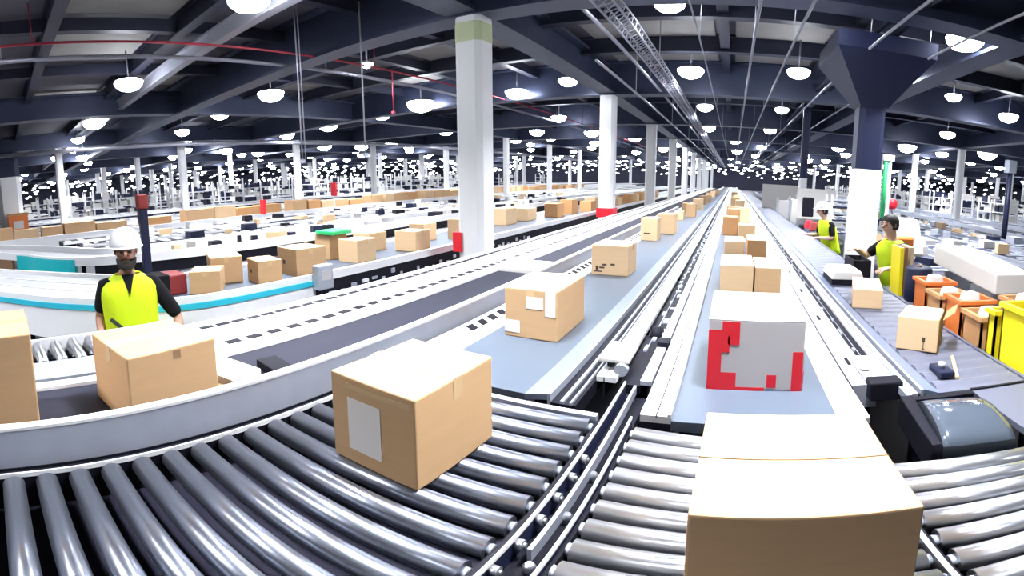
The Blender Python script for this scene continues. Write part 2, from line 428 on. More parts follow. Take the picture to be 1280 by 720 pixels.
# left roller bed (foreground)
t = empty('roller_conveyor', (-1.04, .4, 0), 'wide roller bed in the left foreground carrying the big blurred box', 'conveyor')
OX, OY = -1.04, .4
def loc(mb, nm, m, par=None, bevel=0):
    return mb.build(nm, m, par or t, off=(OX, OY, 0), bevel=bevel)
for k in range(24):
    y = 1.66 - .1135 * k
    mb = MB().tube((-1.545, y - .01, ZB - .04), (-.515, y + .01, ZB - .04), .0385, 20)
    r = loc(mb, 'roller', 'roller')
    MB().tube((-.517, y + .01, ZB - .04), (-.501, y + .01, ZB - .04), .020, 10).build('end_cap', 'steel', r, off=(OX, OY, 0))
loc(MB().box(-1.60, -1.565, -1.2, 1.78, ZB - .2, ZB - .012), 'side_rail', 'black')
loc(MB().box(-1.566, -1.558, -1.2, 1.74, ZB - .02, ZB + .001), 'rail_lip', 'white')
loc(MB().box(-.50, -.475, -1.2, 1.72, ZB - .2, ZB - .03), 'side_rail', 'black')
loc(MB().box(-1.565, -.5, -1.2, 1.72, ZB - .22, ZB - .17), 'bed_pan', 'pit')
loc(MB().box(-1.55, -.5, 1.71, 1.745, ZB - .16, ZB - .004), 'end_rail', 'steel')
for y in (-.8, .6, 1.6):
    mb = MB()
    for x in (-1.5, -.55): mb.box(x - .03, x + .03, y - .03, y + .03, 0, ZB - .22)
    mb.box(-1.5, -.55, y - .02, y + .02, .25, .3); loc(mb, 'stand', 'black')

# guard panel left of it, a long silver plate on edge
t = empty('guard_panel', (-1.62, 5, 0), 'long silver guard plate on edge between the roller bed and dark belt', 'guard'); OX, OY = -1.62, 5
loc(MB().box(-1.632, -1.612, -1.2, 14, ZB - .005, ZB + .165), 'plate', 'steel')
loc(MB().box(-1.648, -1.604, -1.2, 14, ZB + .165, ZB + .178), 'top_lip', 'white')
loc(MB().box(-1.637, -1.607, -1.2, 14, ZB - .24, ZB - .005), 'lower_channel', 'black')
for y in (-.5, 2.5, 5.5, 8.5, 11.5): loc(MB().box(-1.64, -1.605, y - .03, y + .03, 0, ZB - .24), 'leg', 'black')

# drive channel between the two roller beds
t = empty('drive_channel', (-.43, .3, 0), 'dark drive channel with bright bolts between the two roller beds', 'drive channel'); OX, OY = -.43, .3
loc(MB().box(-.472, -.464, -1.2, 2.1, ZB - .016, ZB - .002), 'left_rail', 'white')
loc(MB().box(-.366, -.358, -1.2, 1.75, ZB - .016, ZB - .002), 'right_rail', 'white')
loc(MB().box(-.471, -.465, -1.2, 2.1, ZB - .1, ZB - .016), 'web', 'navy')
loc(MB().box(-.365, -.359, -1.2, 1.75, ZB - .1, ZB - .016), 'web', 'navy')
loc(MB().box(-.464, -.366, -1.2, 2.1, ZB - .14, ZB - .09), 'trough', 'black')
loc(MB().box(-.425, -.413, .9, 2.1, ZB - .07, ZB - .02), 'centre_rib', 'steel')
for k in range(20):
    y = 1.42 - .125 * k
    loc(MB().tube((-.463, y, ZB - .03), (-.443, y, ZB - .03), .018, 12).tube((-.443, y, ZB - .03), (-.436, y, ZB - .03), .009, 8), 'bolt', 'bright_roller')
    if k % 2 == 0: loc(MB().lathe((-.405, y - .05, ZB - .09), [(.017, 0), (.017, .03), (.011, .042)], 10), 'bolt', 'bright_roller')
for y in (-.8, .7, 2.0): loc(MB().box(-.46, -.37, y - .03, y + .03, 0, ZB - .14), 'leg', 'black')

# right roller beds (foreground)
def right_bed(x0, x1, ytop, n, dy, skew, label):
    global t, OX, OY
    OX, OY = (x0 + x1) / 2, .3
    t = empty('roller_conveyor', (OX, OY, 0), label, 'conveyor')
    for k in range(n):
        y = ytop - dy * k; s = skew * (max(0, (y - .6)) / 1.1)
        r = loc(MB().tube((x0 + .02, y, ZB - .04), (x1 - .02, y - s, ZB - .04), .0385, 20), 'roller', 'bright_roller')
        MB().tube((x0 + .004, y, ZB - .04), (x0 + .022, y, ZB - .04), .021, 10).build('end_cap', 'steel', r, off=(OX, OY, 0))
        MB().tube((x1 - .022, y - s, ZB - .04), (x1 - .004, y - s, ZB - .04), .021, 10).build('end_cap', 'steel', r, off=(OX, OY, 0))
    yb = ytop - dy * n
    loc(MB().box(x0, x1, yb, ytop - skew * .3, ZB - .22, ZB - .17), 'bed_pan', 'pit')
    loc(MB().box(x0 - .008, x0 + .003, yb, ytop, ZB - .17, ZB - .03), 'side_rail', 'black')
    loc(MB().box(x1 - .003, x1 + .014, yb, ytop - skew, ZB - .17, ZB - .006), 'side_rail', 'steel')
    for y in (-.6, .4, 1.3):
        mb = MB()
        for x in (x0 + .05, x1 - .05): mb.box(x - .025, x + .025, y - .025, y + .025, 0, ZB - .2)
        mb.box(x0 + .05, x1 - .05, y - .015, y + .015, .25, .3); loc(mb, 'stand', 'black')
right_bed(-.348, .515, 1.655, 28, .1, .10, 'bright roller bed in the right foreground under the nearest box')
right_bed(.545, 1.36, 1.40, 25, .1, .09, 'outer roller bed at the lower right edge beside the nearest box')

# belts running to the vanishing point
def straight_belt(name, label, x0, x1, y0, y1, belt_m, rails=(), z=ZB, stand_step=3, group=None, ridge=0, legs=True, cat='conveyor'):
    """rails: (x0, x1, z0, z1, material, part name)"""
    global t, OX, OY
    OX, OY = (x0 + x1) / 2, y0
    t = empty(name, (OX, OY, 0), label, cat, group)
    mb = MB().box(x0, x1, y0, y1, z - .05, z)
    loc(mb, 'belt', belt_m)
    if ridge:
        mb = MB(); y = y0 + .05
        while y < min(y1, 22): mb.prism([(y, z), (y + .03, z + .011), (y + .07, z + .011), (y + .1, z)], 'x', x0 + .01, x1 - .01); y += ridge
        loc(mb, 'ribs', belt_m)
    for r in rails:
        mb = MB().box(r[0], r[1], y0, y1, r[2], r[3]) if len(r) < 7 else MB().prism(r[6], 'y', y0, y1)
        loc(mb, r[5], r[4])
    if legs:
        for y in frange(y0 + .3, min(y1, 26), stand_step):
            mb = MB()
            for x in (x0 + .04, x1 - .04): mb.box(x - .03, x + .03, y - .03, y + .03, 0, z - .05)
            mb.box(x0 + .04, x1 - .04, y - .015, y + .015, .25, .3); loc(mb, 'stand', 'black')
    return t
def sl(xa, za, xb, zb, d=.03): return [(xa, za - d), (xb, zb - d), (xb, zb), (xa, za)]
straight_belt('belt_conveyor', 'main grey belt left of centre carrying boxes into the distance', -1.43, -.86, 1.80, 75, 'grey_belt', rails=(
    (0, 0, 0, 0, 'blue_guard', 'right_guard', sl(-.86, ZB - .0, -.75, ZB + .02)),
    (-.75, -.735, ZB - .1, ZB + .022, 'steel', 'guard_lip'),
    (-.735, -.62, ZB - .1, ZB - .02, 'black', 'cable_slot'),
    (-.69, -.675, ZB - .02, ZB - .005, 'steel', 'thin_rail'),
    (-.645, -.637, ZB - .02, ZB - .005, 'steel', 'thin_rail'),
    (0, 0, 0, 0, 'white', 'left_guard', sl(-1.58, ZB + .06, -1.43, ZB + .0)),
))
# slotted strip along the left guard
mb = MB()
mb.prism(sl(-1.56, ZB + .052, -1.52, ZB + .036, .004), 'y', 2.4, 2.45)
for y in frange(2.4, 12, .13): mb.prism(sl(-1.555, ZB + .0525, -1.505, ZB + .0325, .006), 'y', y, y + .075)
mb.box(-1.53, -1.528, 2.4, 12, ZB + .03, ZB + .036)
loc(mb, 'slot_grooves', 'black')
# central chain bed, white rails on both sides
straight_belt('chain_conveyor', 'white-railed chain lane between the main belt and centre right belt', -.50, -.40, 2.12, 75, 'black', z=ZB - .03, rails=(
    (-.62, -.585, ZB - .03, ZB + .0, 'white', 'left_rail'),
    (-.585, -.578, ZB - .12, ZB - .01, 'black', 'groove'),
    (-.578, -.52, ZB - .03, ZB + .0, 'white', 'left_rail'),
    (-.40, -.345, ZB - .025, ZB + .0, 'steel', 'right_rail'),
    (-.345, -.33, ZB - .12, ZB - .05, 'black', 'groove'),
))
mb = MB()
for k, y in enumerate(frange(2.6, 24, .19)):
    a = rnd.uniform(-.49, -.44); mb.box(a, a + rnd.uniform(.015, .045), y, y + rnd.uniform(.03, .1), ZB - .031, ZB - .018)
mb.box(-.465, -.461, 2.6, 24, ZB - .031, ZB - .024)
loc(mb, 'chain', 'steel')
loc(MB().tube((-.485, 2.92, ZB - .03), (-.41, 2.92, ZB - .03), .06, 16), 'wheel', 'black')
loc(MB().tube((-.495, 2.92, ZB - .03), (-.40, 2.92, ZB - .03), .02, 10), 'axle', 'bright_roller')
loc(MB().box(-.40, -.335, 2.62, 2.72, ZB - .02, ZB + .03), 'bracket', 'black')
t2 = empty('sensor_cover', (-.55, 2.33, ZB), 'square white sensor plate over the central drive channel', 'sensor')
MB().box(-.085, .075, -.13, .13, .045, .075).build('plate', 'offwhite', t2, bevel=.008)
MB().box(-.05, -.02, -.08, .08, 0, .045).build('foot', 'black', t2); MB().tube((.04, -.12, .02), (.04, -.16, .02), .035, 12).build('lens', 'steel', t2)
straight_belt('belt_conveyor', 'pale blue-grey belt right of centre carrying the red-taped box', -.20, .48, 1.74, 75, 'grey_belt', rails=(
    (0, 0, 0, 0, 'white', 'left_guard', sl(-.325, ZB + .02, -.20, ZB + .02, .035)),
    (-.325, -.20, ZB - .15, ZB - .015, 'black', 'web'),
    (-.262, -.256, ZB + .01, ZB + .0215, 'black', 'groove'),
    (-.215, -.2, ZB + .02, ZB + .03, 'steel', 'guard_lip'),
    (0, 0, 0, 0, 'white', 'right_guard', sl(.48, ZB + .0, .60, ZB + .03)),
))

straight_belt('chain_conveyor', 'dark chain lane with clips beside the right belt', .755, .845, 2.15, 60, 'black', z=ZB - .012, rails=(
    (.845, .875, ZB - .1, ZB + .008, 'white', 'rail'),))
loc(MB().box(.604, .622, 2.1, 60, ZB - .1, ZB + .006), 'groove', 'black')
loc(MB().box(.622, .755, 2.12, 60, ZB - .12, ZB + .012), 'wide_rail', 'steel')
for y in frange(2.4, 12, .9): loc(MB().box(.672, .69, y, y + .1, ZB + .012, ZB + .016), 'clip', 'black')
mb = MB()
for y in frange(2.35, 22, .33): a = rnd.uniform(.77, .82); mb.box(a, a + .012, y, y + rnd.uniform(.04, .12), ZB - .013, ZB + .0)
mb.box(.80, .803, 2.35, 22, ZB - .013, ZB - .008)
loc(mb, 'chain', 'steel')
loc(MB().box(.70, .87, 2.06, 2.16, ZB - .06, ZB + .045), 'buffer', 'black', bevel=.01)
loc(MB().box(.70, .86, 2.16, 2.50, ZB + .012, ZB + .03), 'bracket', 'white', bevel=.006)
loc(MB().lathe((.73, 2.28, ZB + .03), [(.03, 0), (.03, .02), (.015, .03)], 12), 'knob', 'offwhite')
loc(MB().box(.845, .875, 1.95, 2.06, ZB - .02, ZB + .02), 'clip', 'steel')
straight_belt('roller_lane', 'slate grey ribbed lane on the right carrying small parcels', 1.03, 1.56, 1.98, 40, 'slate', ridge=.13, rails=(
    (.88, .915, ZB - .1, ZB + .012, 'steel', 'inner_rail'),
    (.915, .93, ZB - .1, ZB + .0, 'black', 'groove'),
    (.93, .945, ZB - .1, ZB + .028, 'steel', 'inner_rail'),
    (0, 0, 0, 0, 'blue_guard', 'sloped_guard', sl(.945, ZB + .03, 1.03, ZB + .0)),
    (1.56, 1.585, ZB - .12, ZB + .012, 'slate', 'outer_edge'),
))
# smooth end plate and glossy hump where the lane meets the roller bed
t = empty('transfer_plate', (1.45, 1.8, 0), 'plain grey transfer plate at the near end of the slate lane', 'plate'); OX, OY = 1.45, 1.8
loc(MB().box(1.20, 1.6, 1.49, 1.965, ZB - .03, ZB + .002), 'plate', 'slate')
loc(MB().box(1.20, 1.6, 1.955, 1.972, ZB - .03, ZB + .012), 'edge_strip', 'black')
loc(MB().box(1.3, 1.55, 1.6, 1.66, 0, ZB - .03), 'leg', 'black')
t = empty('drum_cover', (1.03, 1.7, 0), 'glossy curved dark cover at the head of the outer roller bed', 'cover'); OX, OY = 1.03, 1.7
def hump(nx=10, ny=14):
    mb = MB(); n = 0
    def P(u, v):
        x0 = .80 + .07 * v; x1 = 1.10 + .06 * v
        x = x0 + (x1 - x0) * u; y = 1.46 + .42 * v - .04 * u
        z = ZB + .012 + .075 * math.sin(math.pi * min(1, v * 1.02)) ** .6 * (1 - (2 * u - 1) ** 6 * .25)
        return (x, y, z)
    for j in range(ny + 1):
        for i in range(nx + 1): mb.v.append(P(i / nx, j / ny))
    W = nx + 1
    for j in range(ny):
        for i in range(nx): mb.quad((j * W + i, j * W + i + 1, (j + 1) * W + i + 1, (j + 1) * W + i), True)
    b = len(mb.v)
    for j in range(ny + 1):
        for i in range(nx + 1): x, y, z = P(i / nx, j / ny); mb.v.append((x, y, ZB - .12))
    for j in range(ny):
        mb.quad((j * W, (j + 1) * W, b + (j + 1) * W, b + j * W)); e = nx
        mb.quad((j * W + e, b + j * W + e, b + (j + 1) * W + e, (j + 1) * W + e))
    for i in range(nx):
        mb.quad((i, b + i, b + i + 1, i + 1)); o = ny * W
        mb.quad((o + i, o + i + 1, b + o + i + 1, b + o + i))
    return mb
loc(hump(), 'cover', 'cover')
loc(MB().prism([(.755, 1.46), (.797, 1.46), (.867, 1.93), (.80, 1.93)], 'z', ZB - .12, ZB + .03), 'side_cheek', 'black', bevel=.006)
loc(MB().prism([(1.103, 1.46), (1.125, 1.46), (1.185, 1.88), (1.163, 1.88)], 'z', ZB - .12, ZB + .02), 'side_cheek', 'black', bevel=.004)
loc(MB().box(.867, 1.18, 1.89, 1.93, ZB - .12, ZB + .02), 'rear_trim', 'black')
loc(MB().box(.84, 1.08, 1.6, 1.66, 0, ZB - .12), 'leg', 'black')
t = empty('belt_tracker', (1.16, 2.2, ZB), 'small navy tracking bracket on the slate lane behind the glossy cover', 'bracket')
MB().box(-.06, .03, -.08, .08, .011, .05).build('body', 'navy', t, bevel=.01); MB().tube((.03, -.1, .02), (.13, .16, .045), .012, 8).build('rod', 'wood', t)
MB().tube((-.02, 0, .05), (-.02, 0, .08), .02, 10).build('knob', 'steel', t)

# dark belt on the left with its white slotted deck
straight_belt('belt_conveyor', 'dark belt on the left behind the silver guard, carrying two tall boxes', -2.36, -1.66, -1.2, 4.3, 'belt', rails=(
    (-2.44, -2.36, ZB - .15, ZB + .02, 'white', 'left_rail'),
    (-2.475, -2.44, ZB - .12, ZB - .02, 'black', 'groove'),
))
straight_belt('belt_conveyor', 'far stretch of the left dark belt beyond the white hood', -2.30, -1.75, 4.9, 60, 'belt', rails=(
    (-2.42, -2.30, ZB - .15, ZB + .02, 'white', 'left_rail'), (-1.75, -1.66, ZB - .15, ZB + .02, 'white', 'right_rail')))
t = empty('transfer_hood', (-2.05, 4.6, 0), 'small white hood joining the two stretches of the left dark belt', 'hood'); OX, OY = -2.05, 4.6
loc(MB().prism([(4.32, ZB - .1), (4.88, ZB - .1), (4.88, ZB + .03), (4.6, ZB + .08), (4.32, ZB + .03)], 'x', -2.4, -1.67), 'shell', 'offwhite')
loc(MB().box(-2.3, -1.75, 4.5, 4.7, 0, ZB - .1), 'leg', 'black')
# white deck, two rows of slots
straight_belt('slotted_deck', 'white slotted deck running beside the left dark belt', -3.02, -2.475, 1.15, 60, 'white', z=ZB + .005, rails=(
    (-3.06, -3.02, ZB - .16, ZB + .03, 'white', 'outer_rail'),), cat='conveyor deck')
mb = MB()
for y in frange(1.3, 22, .16): mb.box(-2.61, -2.545, y, y + .095, ZB + .0, ZB + .009)
mb.box(-2.58, -2.578, 1.3, 22, ZB, ZB + .0062)
loc(mb, 'slot_grooves', 'black')
mb = MB()
for y in frange(1.3, 22, .13): mb.box(-3.0, -2.95, y, y + .10, ZB + .0, ZB + .009)
mb.box(-2.976, -2.974, 1.3, 22, ZB, ZB + .0062)
loc(mb, 'slot_grooves', 'black')
# short rollers in front of the worker
t = empty('roller_conveyor', (-3.0, 0, 0), 'short white and dark roller bed in front of the helmeted worker', 'conveyor'); OX, OY = -3.0, 0
for k in range(17):
    y = 1.06 - .125 * k
    loc(MB().tube((-3.30, y, ZB - .035), (-2.86, y, ZB - .035), .036, 14), 'roller', 'bright_roller')
loc(MB().box(-2.86, -2.56, -1.2, 1.14, ZB - .2, ZB - .01), 'side_rail', 'steel')
loc(MB().box(-2.545, -2.48, -1.2, 1.14, ZB - .1, ZB - .04), 'groove', 'black')
loc(MB().box(-3.33, -3.30, -1.2, 1.14, ZB - .2, ZB + .01), 'side_rail', 'white')
loc(MB().box(-3.30, -2.86, -1.2, 1.14, ZB - .2, ZB - .15), 'bed_pan', 'pit')
for y in (-1, 0, 1):
    mb = MB()
    for x in (-3.25, -2.6): mb.box(x - .03, x + .03, y - .03, y + .03, 0, ZB - .2)
    mb.box(-3.25, -2.6, y - .015, y + .015, .25, .3); loc(mb, 'stand', 'black')
# dark machinery lane between deck and curved conveyor
t = empty('drive_machinery', (-3.4, 3.6, 0), 'dark drive machinery with pale fittings below the curved conveyor', 'machinery'); OX, OY = -3.4, 3.6
loc(MB().box(-3.68, -3.12, 2.6, 5.1, .38, .44), 'frame', 'black')
for k in range(18):
    y = 2.7 + .13 * k; z = .44
    loc(MB().box(-3.6 + .2 * (k % 2), -3.42 + .2 * (k % 2), y, y + .07, z, z + .08 + .1 * rnd.random()), 'fitting', rnd.choice(['steel', 'white', 'black', 'navy']))
for y in (2.8, 3.9, 4.9): loc(MB().box(-3.65, -3.15, y, y + .05, 0, .38), 'leg', 'black')
t = empty('drive_machinery', (-3.4, 8.5, 0), 'dark drive machinery between the first and second central columns', 'machinery'); OX, OY = -3.4, 8.5
loc(MB().box(-3.68, -3.12, 5.7, 11.6, .38, .44), 'frame', 'black')
for k in range(24):
    y = 5.8 + .24 * k
    loc(MB().box(-3.6, -3.2, y, y + .12, .44, .56 + .08 * rnd.random()), 'fitting', rnd.choice(['white', 'black', 'navy']))
for y in (5.8, 8.5, 11.4): loc(MB().box(-3.65, -3.15, y, y + .05, 0, .38), 'leg', 'black')

# curved conveyor K and its twin behind
near = catmull([(-8.6, -2.6), (-6.6, -1.05), (-5.16, .09), (-4.76, .41), (-4.40, .79), (-4.07, 1.15), (-3.88, 1.5), (-3.80, 2.0), (-3.80, 3.0), (-3.80, 6.0), (-3.80, 12.0)], 6) + [(-3.8, 30), (-3.8, 60)]
t = empty('curved_conveyor', (-4.4, 3, 0), 'long conveyor curving behind the worker, pale guard with teal strip, many boxes', 'conveyor'); OX, OY = -4.4, 3
loc(MB().sweep([p for p in near if p[1] < 1.45], -1.12, -.06, ZB - .05, ZB), 'curve_belt', 'pale_belt')
loc(MB().sweep([p for p in near if p[1] > 1.35], -1.12, -.06, ZB - .05, ZB - .001), 'belt', 'grey_belt')
for a, b in ((-.45, -.41), (-.80, -.76)): loc(MB().sweep([p for p in near if p[1] < 1.45], a, b, ZB, ZB + .012), 'divider', 'white')
pt = [p for p in near if p[1] < 3.1]; far_pt = [p for p in near if p[1] > 2.6]
loc(MB().sweep(near, -.06, .0, ZB - .06, ZB + .03), 'near_guard', 'white')
loc(MB().sweep(pt, -.03, .008, ZB - .42, ZB - .06), 'lower_skirt', 'white')
loc(MB().sweep(far_pt, -.06, -.02, ZB - .3, ZB - .06), 'dark_skirt', 'black')
for k in range(30):
    y = 3.2 + k * .17; z = ZB - .1 - rnd.uniform(0, .12)
    loc(MB().box(-3.82, -3.80, y, y + rnd.uniform(.02, .1), z - rnd.uniform(.02, .1), z), 'fitting', rnd.choice(['steel', 'white', 'steel', 'greybox']))
loc(MB().sweep(pt, .0, .018, ZB - .085, ZB - .03), 'teal_strip', 'cyan')
loc(MB().sweep(near, -1.18, -1.12, ZB - .1, ZB + .05), 'far_guard', 'white')
for i, p in enumerate(near):
    if i % 7 == 0:
        loc(MB().box(p[0] - .6, p[0] - .54, p[1] - .03, p[1] + .03, 0, ZB - .05), 'leg', 'black')
n2 = catmull([(-10.5, -1.6), (-8.6, -.35), (-7.5, .33), (-6.9, .56), (-6.4, .85), (-6.05, 1.3), (-5.85, 2.0), (-5.7, 3.2), (-5.65, 6), (-5.65, 12)], 6) + [(-5.65, 30), (-5.65, 60)]
t = empty('curved_conveyor', (-6.2, 3, 0), 'second curved conveyor behind the worker, with a teal side panel', 'conveyor'); OX, OY = -6.2, 3
loc(MB().sweep(n2, -.72, -.03, ZB + .1, ZB + .15), 'belt', 'pale_belt')
loc(MB().sweep(n2, -.03, .02, ZB + .1, ZB + .22), 'near_guard', 'white')
loc(MB().sweep(n2, -.8, -.72, ZB + .1, ZB + .24), 'far_guard', 'white')
seg = [p for p in n2 if -7.7 < p[0] < -6.25]
loc(MB().sweep(seg, -.03, .03, ZB - .12, ZB + .19), 'teal_panel', 'teal')
seg = [p for p in n2 if p[1] > 1.2]
loc(MB().sweep(seg, -.03, .01, ZB - .05, ZB + .1), 'skirt', 'black')
seg = [p for p in n2 if p[0] < -7.7]
loc(MB().sweep(seg, -.03, .01, ZB - .12, ZB + .1), 'skirt', 'brown')
for i, p in enumerate(n2):
    if i % 7 == 0: loc(MB().box(p[0] - .4, p[0] - .34, p[1] - .03, p[1] + .03, 0, ZB + .1), 'leg', 'black')

# further lanes: pale rails with dark gaps and short rollers
def far_lane(x0, x1, y0, y1, z, step, label, group, m='white', gap='black'):
    global t, OX, OY
    OX, OY = x0, y0
    t = empty('sorting_lane', (x0, y0, 0), label, 'conveyor', group)
    loc(MB().box(x0, x1, y0, y1, z - .12, z - .015), 'bed', gap)
    loc(MB().box(x0 - .04, x0, y0, y1, z - .14, z + .015), 'side_rail', m)
    loc(MB().box(x1, x1 + .04, y0, y1, z - .05, z + .015), 'side_rail', m)
    mb = MB(); y = y0 + .1
    while y < min(y1, y0 + 34):
        a = rnd.random()
        if a < .85: b = rnd.uniform(x0, x0 + .5 * (x1 - x0)); mb.box(b, rnd.uniform(b + .2, x1), y, y + step * rnd.uniform(.3, .55), z - .06, z + .0)
        y += step
    tag(loc(mb, 'rollers', m), kind='stuff')
    for y in frange(y0 + .4, min(y1, 30), 4):
        mb = MB()
        for x in (x0, x1): mb.box(x - .03, x + .03, y - .03, y + .03, 0, z - .12)
        mb.box(x0, x1, y - .02, y + .02, .2, .26); loc(mb, 'stand', 'steel')
for i, x in enumerate([-7.7, -8.9, -10.1, -11.3]):
    far_lane(x - .42, x + .42, 2.2 - .25 * i + (0 if i else .6), 60, ZB + .02, [.22, .3, .26, .35][i],
        ['white roller lane nearest behind the curved conveyors', 'second white roller lane behind the curved conveyors', 'third white roller lane behind the curved conveyors', 'fourth white roller lane, just before the row of far boxes'][i], None, 'white', ['navy', 'black', 'pit', 'black'][i])
straight_belt('belt_conveyor', 'distant pale conveyor with a continuous row of brown boxes', -14.0, -13.1, -4, 62, 'pale_belt', rails=(
    (-13.1, -13.0, ZB - .3, ZB + .06, 'white', 'near_guard'), (-14.1, -14.0, ZB - .3, ZB + .06, 'white', 'far_guard')), stand_step=5)
for i, x in enumerate([-15.8, -17.6, -22, -24.5, -30, -38]):
    far_lane(x - .5, x + .5, -6, 80, ZB + .05, .5, 'far white roller lane beyond the row of brown boxes', 'far roller lanes on the left', 'white', 'navy')
for i, x in enumerate([3.2, 4.5, 5.8, 7.3]):
    far_lane(x - .45, x + .45, 6 - i * .4, 60, ZB - .15, .3, ['first dark roller lane behind the right white column', 'second dark roller lane on the right, behind the first', 'third dark roller lane on the right', 'fourth dark roller lane on the right, near the dark post'][i], None, 'steel', 'navy')
for x in (9, 11.7, 14.4, 18.8, 22, 28):
    far_lane(x - .5, x + .5, 7, 70, ZB, .5, 'far roller lane on the right side of the hall', 'far roller lanes on the right', 'steel', 'navy')

# distant storage racks whose goods read as pale and dark specks
def rack(x, y, ln, label, group, h=2.1):
    global t, OX, OY
    OX, OY = x, y
    t = empty('storage_rack', (x, y, 0), label, 'rack', group)
    mb = MB()
    for yy in frange(y, y + ln + .01, 1.3):
        for dx in (-.35, .35): mb.box(x + dx - .04, x + dx + .04, yy - .04, yy + .04, 0, h + rnd.uniform(-.1, .3))
    for z in (.3, .75, 1.2, 1.65): mb.box(x - .36, x + .36, y, y + ln, z, z + .04)
    loc(mb, 'rack_frame', 'white')
    A, B = MB(), MB()
    for z in (.34, .79, 1.24, 1.69):
        yy = y + .05
        while yy < y + ln - .3:
            w = rnd.uniform(.15, .5); (A if rnd.random() < .5 else B).box(x - .3, x + .3, yy, yy + w, z, z + rnd.uniform(.12, .38)); yy += w + rnd.uniform(.0, .25)
    tag(loc(A, 'pale_goods', 'offwhite'), kind='stuff'); tag(loc(B, 'dark_goods', 'navy'), kind='stuff')
for x in (-25.75, -32.7, -40.3):
    y = -4
    while y < 62:
        ln = rnd.choice((2.6, 3.9, 5.2))
        if rnd.random() < .85: rack(x + rnd.uniform(-.15, .15), y, ln, 'distant rack of pale and dark goods on the far side of the hall', 'distant storage racks')
        y += ln + rnd.uniform(.6, 2.2)
for x in (12.9, 20.4, 25.8):
    y = 12
    while y < 62:
        ln = rnd.choice((2.6, 3.9, 5.2))
        if rnd.random() < .85: rack(x, y, ln, 'distant rack of goods on the right side of the hall', 'distant storage racks on the right', 1.9)
        y += ln + rnd.uniform(.6, 2.2)
# countless tiny lamps at the far end of the hall
mb = MB(); wires = MB()
for k in range(620):
    x, y = rnd.uniform(-76, 44), rnd.uniform(45, 97)
    if rnd.random() < .3: x, y = rnd.uniform(-77, -52), rnd.uniform(-5, 60)
    z = rnd.choice((4.1, 3.9, 3.5, 3.1, 2.7)); mb.lathe((x, y, z), [(.1, -.1), (.22, -.05), (.22, .03), (.05, .1)], 6); wires.tube((x, y, z + .1), (x, y, 4.93), .012, 3, cap=False)
far = tag(mb.build('distant_lamps', 'lampfar'), 'countless tiny lamps at the far end of the hall', 'lamps', kind='stuff')
tag(wires.build('suspension_wires', 'beam', far), kind='stuff')

# ------------------------------------------------------------ boxes
def box(x0, x1, y0, y1, h, label, m='card', rot=0, z=ZB, group=None, tape='x', lab=None, marks=(), lid=None, name='cardboard_box', seam=True, bevel=.006):
    """a closed carton: body, tape, optional label and printed marks"""
    cx, cy = (x0 + x1) / 2, (y0 + y1) / 2; w, d = (x1 - x0) / 2, (y1 - y0) / 2
    t = empty(name, (cx, cy, z), label, 'box', group, rot)
    MB().box(-w, w, -d, d, .001, h).build('body', m, t, bevel=bevel)
    if tape == 'x':
        mb = MB().box(-w - .0015, w + .0015, -.025, .025, h, h + .0015); mb.box(-w - .0015, -w, -.025, .025, h * .78, h); mb.box(w, w + .0015, -.025, .025, h * .78, h)
        mb.build('tape', 'tape', t)
    if tape == 'y':
        mb = MB().box(-.025, .025, -d - .0015, d + .0015, h, h + .0015); mb.box(-.025, .025, -d - .0015, -d, h * .78, h); mb.box(-.025, .025, d, d + .0015, h * .78, h)
        mb.build('tape', 'tape', t)
    if lab:   # (face, u0, u1, v0, v1) on face 'f' front (-y) or 'r' right (+x), 'l' left, fractions
        for (fc, u0, u1, v0, v1, mm) in lab:
            e = .002
            if fc == 'f': mb = MB().box(-w + 2 * w * u0, -w + 2 * w * u1, -d - e, -d, h * v0, h * v1)
            if fc == 'r': mb = MB().box(w, w + e, -d + 2 * d * u0, -d + 2 * d * u1, h * v0, h * v1)
            if fc == 't': mb = MB().box(-w + 2 * w * u0, -w + 2 * w * u1, -d + 2 * d * v0, -d + 2 * d * v1, h, h + e)
            mb.build({'label': 'label', 'ink': 'printed_mark', 'red': 'red_tape', 'seam': 'seam', 'tape': 'tape', 'card3': 'flap_edge'}.get(mm, 'label'), mm, t)  # offwhite top sheets paint the light on box tops, though named label
    return t
# foreground
box(-1.17, -.80, .97, 1.40, .35, 'big brown box with paper label on the left foreground rollers', rot=R(-1), lab=[('f', .22, .62, .18, .78, 'label'), ('f', .2, .95, .88, .93, 'tape')])
box(-.045, .385, .74, 1.20, .35, 'nearest and largest brown box, on the right foreground rollers', tape=None, rot=R(-1), lab=[('t', 0, 1, .475, .482, 'seam')])
box(-2.27, -1.80, -.47, .075, .49, 'tall brown box cut by the left edge of the view', tape='y')
box(-2.22, -1.78, .41, .83, .34, 'brown box with a small notch mark, in front of the helmeted worker', rot=R(7), tape='y', lab=[('r', .50, .58, .86, .97, 'seam')])
# items beside it on the dark belt
tag(MB().box(-2.22, -1.86, .90, 1.16, ZB + .001, ZB + .03).build('flat_carton', 'wood', bevel=.004), 'flat pale yellow carton lying right of the box before the worker', 'carton')
tag(MB().box(-2.2, -1.9, .93, 1.12, ZB + .031, ZB + .075, rot=.2).build('magazine_bundle', 'label', bevel=.004), 'flat pale packet lying on the pale yellow carton', 'packet')
tag(MB().box(-2.1, -1.86, 1.22, 1.34, ZB + .001, ZB + .05, rot=-.1).build('flat_carton', 'black', bevel=.004), 'small black packet on the dark belt beside the flat cartons', 'packet')
